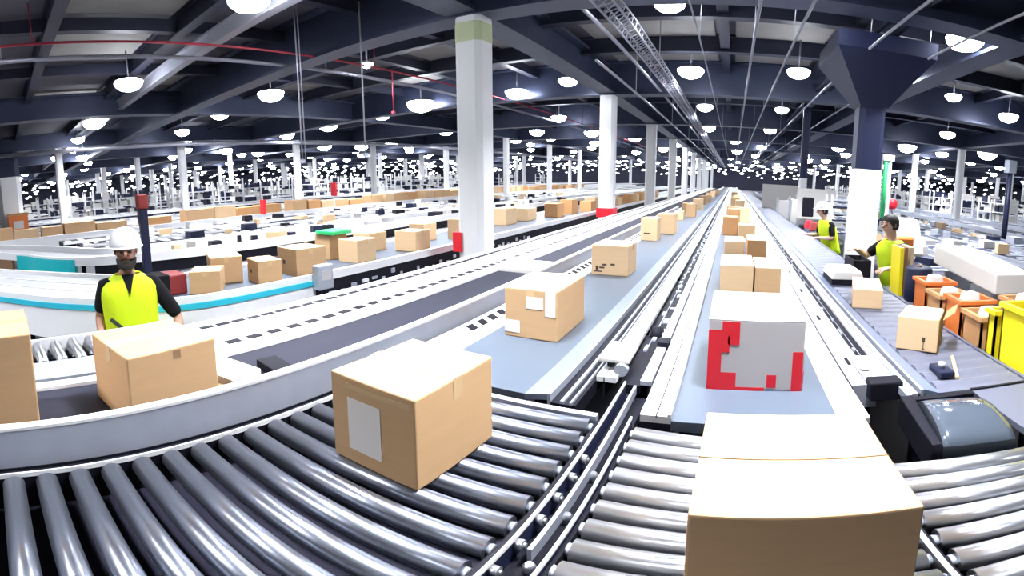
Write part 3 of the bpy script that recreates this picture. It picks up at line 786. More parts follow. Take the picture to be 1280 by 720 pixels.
# main belt
box(-1.33, -.98, 2.50, 3.02, .32, 'brown box with white label patches, nearest box on the main grey belt', tape='y', lab=[('f', .42, .74, .62, .86, 'label'), ('f', .78, .97, .5, 1, 'label'), ('f', 0, .3, .1, .35, 'label')])
box(-1.40, -1.01, 4.53, 4.93, .31, 'pale brown box with dark scribbled marks alone on the main belt', 'card2', lab=[('f', .12, .2, .16, .3, 'ink'), ('f', .22, .36, .22, .28, 'ink'), ('f', .3, .42, .32, .38, 'ink'), ('f', .52, .64, .34, .4, 'ink'), ('f', .08, .3, .1, .14, 'ink')])
box(-1.44, -1.17, 7.3, 7.66, .36, 'small pale box with a dark base line, ahead of the scribbled box', 'card2', lab=[('f', .2, .6, .3, .36, 'ink')])
box(-1.34, -1.02, 8.3, 8.75, .36, 'tan box standing close behind the small pale box on main belt', 'card2')
far_main = [(-1.28, 11.2, .22, .22), (-1.1, 12.4, .26, .34), (-1.34, 13.6, .26, .3), (-1.1, 15.2, .28, .38), (-1.3, 16.8, .24, .3), (-1.2, 18.8, .26, .36), (-1.1, 21, .28, .34), (-1.25, 24, .26, .36), (-1.2, 28, .28, .36), (-1.1, 33, .28, .36)]
for x, y, w, h in far_main:
    box(x - w / 2, x + w / 2, y, y + .34, h, 'small distant box far along the main belt near the vanishing point', rnd.choice(['card', 'card2', 'card3']), group='far boxes on the main belt', tape=None)
# right belt
box(-.08, .37, 2.09, 2.66, .36, 'white box with red tape patches on the right belt', 'greybox', tape=None, name='taped_box',
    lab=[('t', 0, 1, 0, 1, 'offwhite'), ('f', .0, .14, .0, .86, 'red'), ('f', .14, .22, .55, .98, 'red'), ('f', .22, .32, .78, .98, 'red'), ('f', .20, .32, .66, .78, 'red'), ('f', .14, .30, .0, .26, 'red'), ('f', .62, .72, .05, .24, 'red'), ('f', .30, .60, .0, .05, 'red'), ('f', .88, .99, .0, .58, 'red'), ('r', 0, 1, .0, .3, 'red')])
box(-.08, .22, 4.12, 4.75, .25, 'brown box with its lit top painted pale, left of the pair on the right belt', 'card2', tape=None, lab=[('t', 0, 1, 0, 1, 'offwhite')])  # offwhite sheet paints the brightly lit top
box(.235, .47, 4.12, 4.7, .24, 'brown box right of the pair behind the red-taped box', 'card', tape=None, lab=[('t', 0, 1, 0, 1, 'offwhite')])  # lit top painted in offwhite over the brown board
box(.22, .47, 5.95, 6.5, .26, 'orange-brown box with lit top painted pale, right side, behind the box pair', 'card3', tape=None, lab=[('t', 0, 1, 0, 1, 'offwhite')])  # top whitened by colour to look lit
box(-.08, .19, 6.2, 6.8, .2, 'low pale-topped box, left side, behind the box pair', 'card2', tape=None)
for i, (x, y, w, h) in enumerate([(.28, 8.2, .3, .24), (-.02, 8.6, .28, .34), (.05, 10.2, .26, .4), (.3, 11.4, .3, .36), (0, 13, .3, .3), (.25, 15, .3, .4), (.1, 18, .34, .36), (.2, 22, .34, .36), (.1, 27, .34, .36)]):
    box(x - w / 2, x + w / 2, y, y + .4, h, 'small distant box far along the right belt near the vanishing point', rnd.choice(['card2', 'card3', 'card']), group='far boxes on the right belt', tape=None)
# slate lane
t = box(1.10, 1.36, 2.56, 2.86, .22, 'open pale brown box with a glass mark on the slate lane', 'card2', rot=R(-32), tape=None, name='cardboard_box', z=ZB + .011,
    lab=[('f', .62, .70, .30, .44, 'ink'), ('f', .655, .675, .10, .30, 'ink'), ('f', .63, .70, .08, .11, 'ink')])
MB().prism([(.15, .22), (.155, .22), (.22, .27), (.215, .275)], 'y', -.13, .13).build('flap', 'card3', t)
MB().box(-.12, .12, -.14, .14, .221, .226).build('packing_paper', 'offwhite', t)
box(1.08, 1.33, 3.62, 4.15, .16, 'low pale box with a cream top, behind the open box on the slate lane', 'card2', rot=R(-14), z=ZB + .011, tape=None, lab=[('t', 0, 1, 0, 1, 'offwhite')])  # cream sheet stands in for light on the top
t = empty('padded_parcel', (1.17, 4.75, ZB + .011), 'cream parcel on a black tray, farthest of the parcels on slate lane', 'parcel')
MB().box(-.14, .14, -.22, .22, 0, .06).build('tray', 'black', t, bevel=.01); MB().box(-.15, .2, -.24, .24, .06, .15, taper=.03).build('parcel', 'offwhite', t, bevel=.02)
# boxes on the curved conveyor
kb = [(-4.12, 1.92, .34, .30, .22, 'card', 'small brown box nearest the worker arm on the curved conveyor', -35), (-4.44, 2.28, .36, .34, .28, 'card', 'brown box with slanted lid, second from the worker', -20), (-4.08, 2.56, .34, .26, .24, 'card', 'brown box, third from the worker on the curved conveyor', -12),
      (-4.12, 3.08, .42, .38, .30, 'card', 'wide brown box left of the grey sensor housing', -6), (-4.62, 3.95, .30, .30, .32, 'card', 'brown box under the green lid on the curved conveyor', 0), (-4.16, 3.98, .34, .32, .28, 'card2', 'pale box right of the sensor housing on the curved conveyor', 0),
      (-4.66, 4.72, .34, .34, .26, 'card2', 'pale box behind the one beside the sensor housing', 0), (-4.12, 5.02, .36, .34, .28, 'card2', 'pale box midway along the curved conveyor', 3), (-4.62, 5.9, .3, .34, .28, 'card2', 'pale box behind the midway one on the curved conveyor', 0),
      (-4.14, 6.35, .36, .36, .33, 'card2', 'box just left of the nearest tall column', 0), (-4.6, 7.3, .3, .3, .3, 'card2', 'pale box partly hidden by the nearest tall column', 0)]
for x, y, w, d, h, m, l, rz in kb:
    box(x - w / 2, x + w / 2, y - d / 2, y + d / 2, h, l, m, rot=R(rz), lab=[('f', .3, .42, .4, .55, 'ink')] if 'third' in l or 'wide' in l else None)
tag(MB().prism([(-.17, .0), (.17, .0), (.16, .05), (-.16, .05)], 'y', -.17, .17).build('green_tray', 'green', bevel=.008), 'green plastic tray resting on a brown box', 'tray').location = (-4.56, 3.95, ZB + .322)
for k in range(16):
    y = 8.4 + k * 1.05
    x = rnd.choice((-4.1, -4.3, -4.6)); w = .34
    box(x - w / 2, x + w / 2, y, y + .5, rnd.uniform(.26, .4), 'pale box in the row right of the nearest tall column', rnd.choice(['card2', 'card2', 'card3']), group='boxes beyond the nearest column', tape=None)
t = empty('sensor_housing', (-3.72, 3.05, 0), 'pale grey sensor housing on a post beside the curved conveyor', 'sensor')
MB().box(-.055, .055, -.1, .1, ZB - .12, ZB + .14).build('body', 'steel', t, bevel=.012)
MB().box(-.02, .02, -.02, .02, 0, ZB - .12).build('post', 'black', t)
MB().box(.055, .06, -.06, .06, ZB - .02, ZB + .08).build('window', 'greybox', t)
t = empty('red_parcel', (-4.28, 1.56, ZB), 'dark red and black parcel beside the worker, on the curved conveyor', 'parcel')
MB().box(-.14, .14, -.15, .15, .001, .2).build('body', 'darkred', t, bevel=.015); MB().box(-.15, .15, -.16, -.03, .0, .21).build('band', 'shirt', t, bevel=.01)
# far row of brown boxes
FB = 'row of brown boxes on the distant pale conveyor'
y = -3.0
for k in range(52):
    w = rnd.uniform(.5, .95)
    box(-13.85, -13.2 - rnd.uniform(0, .12), y, y + w, rnd.uniform(.26, .42), 'brown box in the long row on the distant pale conveyor', rnd.choice(['card', 'card', 'card2', 'card3']), group=FB, tape=None)
    y += w + (rnd.uniform(.02, .1) if rnd.random() < .8 else .5)
t = empty('orange_crate', (-18.62, .75, 0), 'orange crate standing before the massive column at the left edge', 'crate')
MB().box(-.4, .4, -.4, .4, 0, 1.42, taper=.02).build('body', 'orange', t, bevel=.02); MB().box(-.42, .42, -.42, .42, 1.42, 1.5).build('rim', 'card3', t); MB().box(.405, .41, -.2, .2, .9, 1.2).build('label', 'label', t)
# small parcels scattered on the white and dark lanes
SP = 'small parcels on the left sorting lanes'
for x in (-7.7, -8.9, -10.1, -11.3):
    for k in range(22):
        y = 3.2 + k * .95 + rnd.uniform(0, .6); w = rnd.uniform(.12, .3)
        xx = x + rnd.uniform(-.2, .2)
        tag(MB().box(xx - w / 2, xx + w / 2, y, y + w * rnd.uniform(.7, 1.5), ZB + .021, ZB + .021 + rnd.uniform(.04, .16), rot=rnd.uniform(-.5, .5), taper=.008).build('small_parcel', rnd.choice(['offwhite', 'white', 'card2', 'black', 'greybox', 'navy', 'black'])), 'small parcel on the white sorting lanes left of the columns', 'parcel', SP)
SP2 = 'small parcels on the second curved conveyor'
for k in range(44):
    y = 2.3 + k * .33 + rnd.uniform(0, .12); w = rnd.uniform(.08, .24); xx = rnd.uniform(-5.88, -6.2) - max(0, 4 - y) * .06
    tag(MB().box(xx - w / 2, xx + w / 2, y, y + w * rnd.uniform(.7, 1.3), ZB + .151, ZB + .151 + rnd.uniform(.03, .14), rot=rnd.uniform(-.5, .5), taper=.006).build('small_parcel', rnd.choice(['offwhite', 'black', 'navy', 'black', 'greybox', 'wood'])), 'small parcel on the second curved conveyor behind the brown boxes', 'parcel', SP2)
SP = 'small parcels on the right sorting lanes'
for x in (3.2, 4.5, 5.8, 7.3):
    for k in range(20):
        y = 6.6 + k * .9 + rnd.uniform(0, .5); w = rnd.uniform(.12, .34)
        xx = x + rnd.uniform(-.2, .2)
        tag(MB().box(xx - w / 2, xx + w / 2, y, y + w * rnd.uniform(.7, 1.5), ZB - .149, ZB - .149 + rnd.uniform(.05, .22), rot=rnd.uniform(-.5, .5), taper=.008).build('small_parcel', rnd.choice(['offwhite', 'white', 'greybox', 'steel', 'navy', 'card2'])), 'small parcel on the dark sorting lanes at the right', 'parcel', SP)

# ------------------------------------------------------------ right side stuff
t = empty('black_crate', (1.42, 5.0, ZB + .011), 'black open crate on the lane in front of the leaning worker', 'crate')
mb = MB()
for a in ((-.1, .1, -.2, -.185), (-.1, .1, .185, .2), (-.1, -.085, -.2, .2), (.085, .1, -.2, .2)): mb.box(*a, 0, .22)
mb.box(-.1, .1, -.2, .2, 0, .02); mb.build('body', 'black', t)
MB().box(-.08, .08, -.18, .18, .021, .15).build('contents', 'wood', t, bevel=.02)
def tote(x, y, w, d, h, z, m, label, rz=0, fill=None, name='plastic_tote'):
    t = empty(name, (x, y, z), label, 'tote', None, rz)
    mb = MB(); th = .015
    mb.box(-w / 2, w / 2, -d / 2, -d / 2 + th, 0, h); mb.box(-w / 2, w / 2, d / 2 - th, d / 2, 0, h)
    mb.box(-w / 2, -w / 2 + th, -d / 2, d / 2, 0, h); mb.box(w / 2 - th, w / 2, -d / 2, d / 2, 0, h); mb.box(-w / 2, w / 2, -d / 2, d / 2, 0, .02)
    mb.build('body', m, t)
    mb = MB(); r = .02
    mb.box(-w / 2 - r, w / 2 + r, -d / 2 - r, -d / 2, h - .03, h); mb.box(-w / 2 - r, w / 2 + r, d / 2, d / 2 + r, h - .03, h)
    mb.box(-w / 2 - r, -w / 2, -d / 2, d / 2, h - .03, h); mb.box(w / 2, w / 2 + r, -d / 2, d / 2, h - .03, h)
    mb.build('rim', m, t)
    if fill: MB().box(-w / 2 + .03, w / 2 - .03, -d / 2 + .03, d / 2 - .03, .02, h + .04, taper=.05).build('contents', fill, t, bevel=.02)
    return t
t = empty('packing_bench', (1.95, 3.0, 0), 'low pale bench along the right of the slate lane holding totes', 'bench')
MB().box(-.34, .75, -1.45, 1.9, .70, .735).build('top', 'slate', t)
for x in (-.3, .7):
    for y in (-1.4, 1.85): MB().box(x - .03, x + .03, y - .03, y + .03, 0, .70).build('leg', 'black', t)
ZT = .736
tote(1.88, 2.03, .52, .68, .44, ZT, 'yellow', 'large yellow tote at the right edge beside the slate lane')
tote(1.75, 2.50, .24, .09, .36, ZT, 'yellow', 'narrow yellow and dark tray between the big yellow tote and orange totes', fill='brown')
for i, (x, y, h, f, l) in enumerate([(1.79, 2.78, .26, 'offwhite', 'orange tote with white bags, nearest the yellow tote'), (1.80, 3.10, .30, 'label', 'orange tote with white bags, second from the yellow tote'), (1.80, 3.45, .26, 'offwhite', 'orange tote with crumpled paper, middle of the orange row'), (1.82, 3.80, .30, 'offwhite', 'orange tote with a white bundle, beside the dark roll')]):
    tote(x, y, .28, .26, h, ZT, 'orange' if i % 2 else 'card3', l, fill=f)
tote(2.2, 2.75, .42, .4, .34, ZT, 'card3', 'brown tote standing behind the orange row', fill='offwhite')
t = empty('fabric_roll', (1.84, 4.22, ZT), 'dark navy roll standing upright among the totes', 'roll')
MB().lathe((0, 0, 0), [(.13, .0), (.135, .02), (.135, .32), (.12, .34), (.03, .345)], 18).build('roll', 'navy', t); MB().lathe((0, 0, 0), [(.03, .345), (.03, .36)], 10).build('core', 'brown', t)
for i, (x, y, m, l) in enumerate([(1.72, 4.52, 'yellow', 'yellow board standing upright beside the right worker'), (1.78, 4.56, 'brown', 'brown board standing between the two pale boards'), (1.86, 4.60, 'wood', 'cream board standing upright beside the brown board')]):
    tag(MB().prism([(-.14, 0), (.14, 0), (.17, .50), (-.11, .50)], 'x', -.02, .02).build('upright_board', m, bevel=.004), l, 'board').location = (x, y, ZT)
t = empty('white_chute', (2.32, 3.95, ZT), 'large white chute cover on legs behind the orange totes', 'chute')
MB().prism([(-.66, .26), (.62, .33), (.62, .53), (-.66, .44)], 'x', -.17, .25).build('cover', 'offwhite', t, bevel=.012)
for y in (-.5, .45): MB().box(-.1, .2, y - .02, y + .02, 0, .27).build('leg', 'steel', t)
t = empty('control_cabinet', (3.35, 3.95, 0), 'dark control cabinet with pale posts at the right edge', 'cabinet')
MB().box(-.11, .11, -.14, .14, 0, 1.32).build('body', 'navy', t, bevel=.01)
MB().box(.16, .2, -.32, -.28, 0, 1.25).build('post', 'white', t); MB().box(.0, .04, -.40, -.36, 0, 1.2).build('post', 'white', t); MB().box(-.09, .09, -.145, -.14, .8, 1.2).build('door', 'black', t)
t = empty('stacked_boards', (3.25, 3.3, 0), 'cream and grey boards leaning together at the right edge', 'boards')
for i, m in enumerate(['offwhite', 'wood', 'offwhite', 'slate']): MB().box(-.1 + .11 * i, -.02 + .11 * i, -.2, .2, 0, 1.22 - .05 * i).build('board', m, t)
t = empty('grey_partition', (3.6, 2.75, 0), 'grey partition sheet at the right edge above the yellow tote', 'partition')
MB().box(-.5, .5, -.02, .02, .5, 1.12).build('sheet', 'slate', t, bevel=.006); MB().box(-.48, -.44, -.03, .03, 0, .5).build('leg', 'steel', t); MB().box(.44, .48, -.03, .03, 0, .5).build('leg', 'steel', t)

# green pole, racks and panels beyond
t = empty('signal_pole', (2.5, 7.3, 0), 'green and white signal pole beside the broad right column', 'pole')
MB().tube((0, 0, 0), (0, 0, 2.35), .035, 10).build('white_shaft', 'white', t)
MB().tube((-.07, 0, 1.35), (-.07, 0, 2.35), .04, 10).build('green_shaft', 'green', t)
MB().box(-.12, .06, -.05, .05, 2.3, 2.4).build('top_bracket', 'white', t)
t = empty('bulk_bag', (2.45, 6.3, 0), 'cream and orange bag behind the head of the right worker', 'bag')
MB().box(-.22, .28, -.2, .2, .9, 1.42, taper=.09).build('upper_bag', 'offwhite', t, bevel=.04); MB().box(-.25, .1, -.2, .16, .6, 1.18).build('orange_bag', 'orange', t, bevel=.04); MB().box(-.25, .3, -.22, .22, 0, .6).build('base', 'slate', t)
t = empty('stop_lamp', (2.68, 7.55, 0), 'small red lamp on a thin stand right of the green pole', 'signal')
MB().tube((0, 0, 0), (0, 0, 1.5), .02, 8).build('stand', 'steel', t); MB().lathe((0, 0, 1.5), [(.06, 0), (.09, .05), (.09, .13), (.05, .17)], 12).build('lamp', 'red', t)
t = empty('white_partition', (2.22, 12.4, 0), 'white partition panel behind the slim right column', 'partition')
MB().box(-.5, .55, -.03, .03, .9, 1.72).build('panel', 'offwhite', t, bevel=.01)
for x in (-.46, .5): MB().box(x - .03, x + .03, -.03, .03, 0, .9).build('leg', 'steel', t)
t = empty('white_partition', (2.1, 19, 0), 'long white partition left of the slim right column, near the vanishing point', 'partition')
MB().box(-.9, .9, -.03, .03, .7, 1.76).build('panel', 'offwhite', t); MB().box(-.85, -.79, -.03, .03, 0, .7).build('leg', 'steel', t); MB().box(.79, .85, -.03, .03, 0, .7).build('leg', 'steel', t)
t = empty('office_chair', (1.92, 11.75, 0), 'black chair back before the white partition panel', 'chair')
MB().box(-.15, .15, -.03, .03, 1.0, 1.5).build('backrest', 'black', t, bevel=.03); MB().box(-.2, .2, -.4, 0, .72, .8).build('seat', 'black', t, bevel=.02); MB().tube((0, -.2, .1), (0, -.2, .72), .03, 8).build('stem', 'steel', t); MB().lathe((0, -.2, 0), [(.25, 0), (.25, .04), (.04, .1)], 12).build('base', 'black', t)
t = empty('louvred_rack', (2.62, 10.5, 0), 'grey rack of slanted dark shelves left of the broad right column', 'rack')
for k in range(6): MB().prism([(-.3, .75 + .15 * k), (.3, .70 + .15 * k), (.3, .73 + .15 * k), (-.3, .78 + .15 * k)], 'x', -.42, .1).build('shelf', 'steel' if k % 2 else 'navy', t)
for x in (-.42, .1):
    for y in (-.3, .3): MB().box(x - .02, x + .02, y - .02, y + .02, 0, 1.62).build('upright', 'white', t)
for x, y, m, l in ((1.84, 11.0, 'red', 'red pouch by the slate lane before the farthest worker'), (1.86, 10.4, 'darkred', 'dark red pouch by the slate lane, nearer the farthest worker'), (1.9, 9.75, 'green', 'green pouch by the slate lane beside the farthest worker')):
    t = empty('tool_pouch', (x, y, 0), l, 'pouch')
    MB().box(-.1, .1, -.1, .1, .78, .98, taper=.03).build('pouch', m, t, bevel=.02); MB().box(-.1, .1, -.1, .1, 0, .78).build('stand', 'slate', t)
for i, (x, y, h, m) in enumerate([(2.15, 15.8, 1.3, 'offwhite'), (1.85, 17.0, 1.2, 'greybox'), (2.5, 16.6, 1.4, 'offwhite'), (1.9, 21.4, 1.3, 'offwhite'), (2.4, 22.5, 1.4, 'greybox'), (2.42, 14.3, 1.35, 'offwhite')]):
    t = empty('parcel_cage', (x, y, 0), 'pale parcel cage standing right of the slate lane near the vanishing point', 'cage', 'parcel cages near the vanishing point')
    mb = MB()
    for a in (-.2, .2):
        for b in (-.2, .2): mb.box(a - .015, a + .015, b - .015, b + .015, 0, h + .1)
    mb.build('frame', 'steel', t); MB().box(-.19, .19, -.19, .19, .3, h, taper=.02).build('load', m, t, bevel=.01)

# dark beacon post behind the worker
t = empty('beacon_post', (-5.15, 1.62, 0), 'dark navy post with a red head right behind the worker helmet', 'post')
t.location = (-5.31, 1.69, 0)
MB().box(-.04, .04, -.05, .05, 0, 1.62).build('shaft', 'navy', t, bevel=.01); MB().box(-.05, .05, -.07, .07, 1.62, 1.80).build('head', 'darkred', t, bevel=.02)
MB().box(-.07, -.04, -.05, .05, 1.45, 1.6).build('switch', 'darkred', t)
for x, y, z, m, l in ((-12.05, 10.55, 1.55, 'red', 'taller pink-red sign blade standing among the far lanes'), (-12.15, 7.72, 1.15, 'red', 'lower pink-red sign blade nearer the worker than the tall one')):
    t = empty('sign_blade', (x, y, 0), l, 'sign')
    MB().tube((0, 0, 0), (0, 0, z - .1), .03, 8).build('post', 'steel', t); MB().box(-.12, .12, -.04, .04, z - .25, z + .2).build('blade', m, t, bevel=.01)

# ------------------------------------------------------------ people
def skin_mesh(name, verts, edges, radii, m, parent=None, sub=2, root=0):
    me = bpy.data.meshes.new(name); me.from_pydata(verts, edges, []); me.update()
    o = bpy.data.objects.new(name, me); col.objects.link(o)
    me.materials.append(M[m])
    sk = o.modifiers.new('skin', 'SKIN'); sk.use_smooth_shade = True
    if not me.skin_vertices: me.attributes.new('dummy', 'FLOAT', 'POINT')
    bpy.context.view_layer.objects.active = o
    if not me.skin_vertices:
        bpy.ops.mesh.customdata_skin_add()
    for i, r in enumerate(radii):
        me.skin_vertices[0].data[i].radius = r if isinstance(r, tuple) else (r, r)
        me.skin_vertices[0].data[i].use_root = (i == root)
    s = o.modifiers.new('sub', 'SUBSURF'); s.levels = sub; s.render_levels = sub
    if parent: o.parent = parent
    return o
class Skel:
    def __init__(s): s.v = []; s.e = []; s.r = []
    def add(s, p, r, prev=None):
        s.v.append(tuple(p)); s.r.append(r); i = len(s.v) - 1
        if prev is not None: s.e.append((prev, i))
        return i
    def chain(s, pts, start=None):
        prev = start; out = []
        for p, r in pts: prev = s.add(p, r, prev); out.append(prev)
        return out
def hand(sk, wrist_i, wrist, d, side, out):
    """palm and five curled fingers; d hand direction, side across the palm (towards thumb), out palm normal"""
    d, side, out = Vector(d).normalized(), Vector(side).normalized(), Vector(out).normalized(); w = Vector(wrist)
    palm = w + d * .05; pi = sk.add(palm, (.030, .018), wrist_i)
    pk = sk.add(w + d * .085, (.034, .016), pi)
    for k, L in enumerate((.070, .078, .072, .056)):
        off = side * (.030 - .020 * k); b = w + d * .092 + off
        i = sk.add(b, .010, pk)
        i = sk.add(b + d * L * .5 + out * .008, .0092, i)
        i = sk.add(b + d * L * .85 + out * .028, .0082, i)
    b = w + d * .035 + side * .035; i = sk.add(b, .013, pi)
    i = sk.add(b + d * .028 + side * .022 + out * .01, .011, i); sk.add(b + d * .055 + side * .026 + out * .02, .0095, i)
def loft(rings, seg=28, close_top=False):
    """rings: (cx, cy, z, rx, ry)"""
    mb = MB()
    for cx, cy, z, rx, ry in rings:
        for i in range(seg):
            t = 2 * math.pi * i / seg; c, s = math.cos(t), math.sin(t)
            e = .82
            mb.v.append((cx + rx * math.copysign(abs(c) ** e, c), cy + ry * math.copysign(abs(s) ** e, s), z))
    for a in range(len(rings) - 1):
        for i in range(seg):
            j = (i + 1) % seg; mb.quad((a * seg + i, a * seg + j, (a + 1) * seg + j, (a + 1) * seg + i), True)
    return mb
def head_parts(p, hc, facing_pitch, hair_full, helmet, beard, scale=1.0):
    """face looks along local -y; hc head centre"""
    def add(mb, nm, m):
        o = mb.build(nm, m, p); return o
    x, y, z = hc
    # ears, nose, lips, eyes, brows
    for s in (-1, 1):
        add(MB().lathe((x + s * .078, y + .005, z - .025), [(.006, 0), (.013, .012), (.015, .03), (.012, .048), (.004, .058)], 8, .6, 1.2), 'ear', 'skin')
        add(MB().lathe((x + s * .031, y - .088, z + .002), [(.003, -.008), (.0125, -.004), (.0125, .003), (.004, .008)], 10, 1, .5), 'eye', 'eye')
        add(MB().box(x + s * .031 - .017, x + s * .031 + .017, y - .097, y - .085, z + .019, z + .026), 'eyebrow', 'hair')
    add(MB().prism([(y - .09, z + .015), (y - .122, z - .026), (y - .112, z - .036), (y - .085, z - .034)], 'x', x - .012, x + .012), 'nose', 'skin')
    add(MB().box(x - .022, x + .022, y - .104, y - .09, z - .062, z - .052), 'mouth', 'brown')
    if beard:
        mb = MB(); rings = [(x, y - .030, z - .135, .028, .035), (x, y - .034, z - .118, .052, .062), (x, y - .028, z - .092, .069, .076), (x, y - .022, z - .066, .074, .077), (x, y - .008, z - .05, .076, .068)]
        m2 = loft(rings, 20); m2.quad(tuple(range(20))[::-1]); add(m2, 'beard', 'hair')
    if hair_full:
        rings = [(x, y + .030, z - .05, .080, .070), (x, y + .024, z - .0, .087, .085), (x, y + .012, z + .05, .086, .097), (x, y + .010, z + .09, .066, .078), (x, y + .010, z + .112, .03, .036)]
        m2 = loft(rings, 20); m2.quad(tuple(range(80, 100))); add(m2, 'hair', 'hair')
    if helmet:
        prof = [(.118, .0), (.121, .012), (.116, .045), (.104, .085), (.078, .118), (.040, .136), (.008, .140)]
        m2 = MB().lathe((x, y + .012, z + .035), prof, 24, 1.0, 1.12); h = add(m2, 'helmet', 'helmet')
        mb = loft([(x, y - .006, z + .030, .126, .160), (x, y - .006, z + .038, .130, .166), (x, y - .006, z + .044, .118, .14)], 28)
        o = mb.build('brim', 'helmet', h)
        mb = MB().box(x - .012, x + .012, y - .12, y + .13, z + .10, z + .178, taper=.0); 
        mb = MB()
        for k in range(9):
            a0, a1 = math.pi * (k + .5) / 10, math.pi * (k + 1.5) / 10
            mb.prism([(y + .012 - .128 * math.cos(a0), z + .035 + .136 * math.sin(a0)), (y + .012 - .128 * math.cos(a1), z + .035 + .136 * math.sin(a1)), (y + .012 - .136 * math.cos(a1), z + .035 + .149 * math.sin(a1)), (y + .012 - .136 * math.cos(a0), z + .035 + .149 * math.sin(a0))], 'x', x - .012, x + .012)
        mb.build('ridge', 'helmet', h)
def knee(pz):
    h = (pz - .15) / 2; return max(.03, math.sqrt(max(0, .40 ** 2 - h * h)))
def person(loc_, rz, label, pelvis_z, lean, arms, helmet, beard, hair, scale=1.0, skin='skin', vest_straps=True, sleeves='shirt'):
    """standing figure facing local -y. arms: {side: (elbow, wrist, handdir)}"""
    p = empty('person', loc_, label, 'person', None, rz); p.scale = (scale,) * 3
    pz = pelvis_z
    def L(dy, dz):   # point on the leaning spine, dz above the pelvis
        return Vector((0, -math.sin(lean) * dz + dy * 1, pz + math.cos(lean) * dz))
    sk = Skel()
    pel = sk.add(L(0, 0), (.135, .10))
    sp = sk.chain([(L(0, .14), (.125, .09)), (L(0, .30), (.145, .10)), (L(0, .43), (.150, .095)), (L(0, .50), (.08, .07)), (L(-.01, .56), (.052, .054)), (L(-.022, .62), (.060, .066)), (L(-.035, .665), (.076, .092)), (L(-.035, .72), (.079, .098)), (L(-.030, .775), (.060, .075))], pel)
    chest = sp[2]
    for s in (-1, 1):
        sh = L(0, .44) + Vector((s * .175, 0, 0)); el, wr, hd = arms[s]
        el, wr = Vector(el), Vector(wr)
        a = sk.chain([(sh, .058), (sh.lerp(el, .5), .047), (el, .040), (el.lerp(wr, .35), .039), (wr, .026)], chest)
        hdv = Vector(hd); sd = Vector((-s, 0, .2)); sd = (sd - hdv.normalized() * sd.dot(hdv.normalized()))
        hand(sk, a[-1], wr, hd, sd, (0, 0, -1) if abs(hdv.normalized().z) < .8 else (0, 1, 0))
        hp = Vector((s * .095, .0, pz - .06)); kn = Vector((s * .11, -knee(pz), .06 + pz * .47)); an = Vector((s * .11, .02, .09))
        sk.chain([(hp, .085), (hp.lerp(kn, .5), .075), (kn, .055), (kn.lerp(an, .35), .054), (an, .037), ((s * .115, -.06, .045), (.042, .03)), ((s * .12, -.15, .03), (.04, .022))], pel)
    body = skin_mesh('body', sk.v, sk.e, sk.r, skin, p)
    # clothing
    tr = Skel(); c = tr.add((0, .0, pz), (.15, .118))
    tr.chain([(L(0, .09), (.148, .112))], c)
    for s in (-1, 1):
        hp = Vector((s * .095, .0, pz - .06)); kn = Vector((s * .11, -knee(pz), .06 + pz * .47)); an = Vector((s * .11, .02, .12))
        tr.chain([(hp, .100), (hp.lerp(kn, .5), .092), (kn, .073), (kn.lerp(an, .4), .070), (an, .066)], c)
    skin_mesh('trousers', tr.v, tr.e, tr.r, 'trousers', p)
    for s in (-1, 1):
        MB().box(s * .117 - .05, s * .117 + .05, -.2, .075, 0, .085, taper=.012).build('shoe', 'black', p, bevel=.02)
    st = Skel(); c = st.add(L(0, .30), (.158, .112)); st.chain([(L(0, .12), (.145, .108))], c)
    ch = st.chain([(L(0, .43), (.160, .104)), (L(-.0, .50), (.085, .075))], c)
    for s in (-1, 1):
        sh = L(0, .44) + Vector((s * .178, 0, 0)); el = Vector(arms[s][0])
        e2 = sh.lerp(el, 1.0 if s > 0 else .85)
        st.chain([(sh, .072), (sh.lerp(el, .5), .064), (e2, .057)], ch[0])
    skin_mesh('shirt', st.v, st.e, st.r, sleeves, p)
    def ring(dz, rx, ry, dy=0): v = L(dy, dz); return (v.x, v.y, v.z, rx, ry)
    rings = [ring(-.10, .200, .150), ring(.0, .198, .146), ring(.12, .200, .142), ring(.25, .208, .143), ring(.36, .215, .140), ring(.43, .215, .128), ring(.475, .180, .112), ring(.505, .135, .100), ring(.53, .098, .090)]
    v = loft(rings, 32); vo = v.build('vest', 'hivis', p)
    so = vo.modifiers.new('solid', 'SOLIDIFY'); so.thickness = .012
    if vest_straps:
        # dark neck opening and belt straps lying on the vest
        a = ring(.53, 0, 0); 
        mb = MB(); f = lambda x, dz, e=.155: (x, L(0, dz).y - e, L(0, dz).z)
        def strip(p0, p1, w):
            P0, P1 = Vector(p0), Vector(p1); d = (P1 - P0).normalized(); n = Vector((0, 1, 0)).cross(d) * w
            k = len(mb.v); mb.v += [tuple(P0 - n), tuple(P0 + n), tuple(P1 + n), tuple(P1 - n)]
            mb.v += [tuple(Vector(q) + Vector((0, .02, 0))) for q in mb.v[k:k + 4]]
            for q in ((0, 1, 2, 3), (7, 6, 5, 4), (0, 4, 5, 1), (1, 5, 6, 2), (2, 6, 7, 3), (3, 7, 4, 0)): mb.quad(tuple(k + i for i in q))
        strip(f(-.15, .22), f(-.02, .09), .013); strip(f(-.17, .10), f(.0, .10), .010); strip(f(-.03, .11), f(.09, .02), .012)
        mb.build('strap', 'strap', vo)
        mb = MB(); y0, z0 = L(0, .53).y, L(0, .53).z
        mb.v += [(-.045, y0 - .094, z0 + .004), (.045, y0 - .094, z0 + .004), (0.005, L(0, .38).y - .149, L(0, .38).z)]
        mb.v += [(x, y + .03, z) for x, y, z in mb.v[:3]]
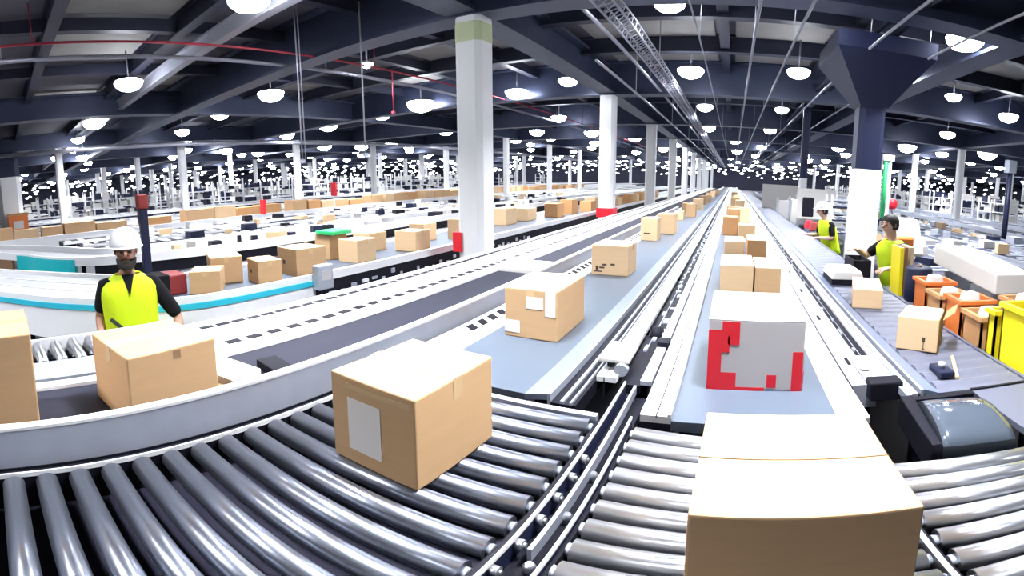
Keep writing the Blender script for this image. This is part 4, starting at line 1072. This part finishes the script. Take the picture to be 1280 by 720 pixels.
        for q in ((0, 2, 1), (3, 4, 5), (0, 1, 4, 3), (1, 2, 5, 4), (2, 0, 3, 5)): mb.quad(q)
        mb.build('collar_opening', 'shirt', vo)
    hc = L(-.035, .70); head_parts(p, tuple(hc), 0, hair, helmet, beard)
    return p
face = math.atan2(3.62, -1.0)   # from the worker towards the camera
# local -y must point to (3.6,-1.0): rz with (sin rz, -cos rz) = dir
person((-3.62, .98, 0), math.atan2(.963, .27), 'worker in white helmet and yellow vest behind the left boxes', .56, R(5),
    {1: ((.35, -.03, .72), (.33, -.18, .54), (-.3, -.8, -.3)), -1: ((-.24, .04, .74), (-.22, -.16, .58), (.3, -.9, -.15))}, True, True, False, scale=1.085)
person((2.02, 5.3, 0), R(-58), 'dark-haired worker in yellow vest leaning beside the totes on the right', .60, R(14),
    {1: ((.27, -.14, .86), (.16, -.36, .84), (-.2, -.9, -.1)), -1: ((-.30, -.22, .90), (-.22, -.46, 1.0), (.2, -.9, .1))}, False, False, True, scale=1.10, skin='skin2', vest_straps=False)
person((1.93, 8.8, 0), R(-70), 'farthest worker in yellow vest and pale cap by the slate lane', .60, R(16),
    {1: ((.27, -.14, .80), (.16, -.36, .80), (-.2, -.9, -.1)), -1: ((-.27, -.14, .80), (-.2, -.38, .82), (.2, -.9, .1))}, True, False, True, scale=1.05, skin='skin2', vest_straps=False)

# ------------------------------------------------------------ light and colour
w = bpy.data.worlds.new('world'); sc.world = w; w.use_nodes = True
w.node_tree.nodes['Background'].inputs[0].default_value = (.5, .55, .8, 1); w.node_tree.nodes['Background'].inputs[1].default_value = .38
sc.view_settings.view_transform = 'Standard'; sc.view_settings.look = 'None'
sc.view_settings.gamma = 1; sc.view_settings.exposure = 0; sc.view_settings.use_curve_mapping = False
sc.cycles.max_bounces = 6; sc.cycles.diffuse_bounces = 3; sc.cycles.glossy_bounces = 3
sc.cycles.caustics_reflective = False; sc.cycles.caustics_refractive = False
sc.cycles.use_denoising = True
sc.cycles.sample_clamp_indirect = 6
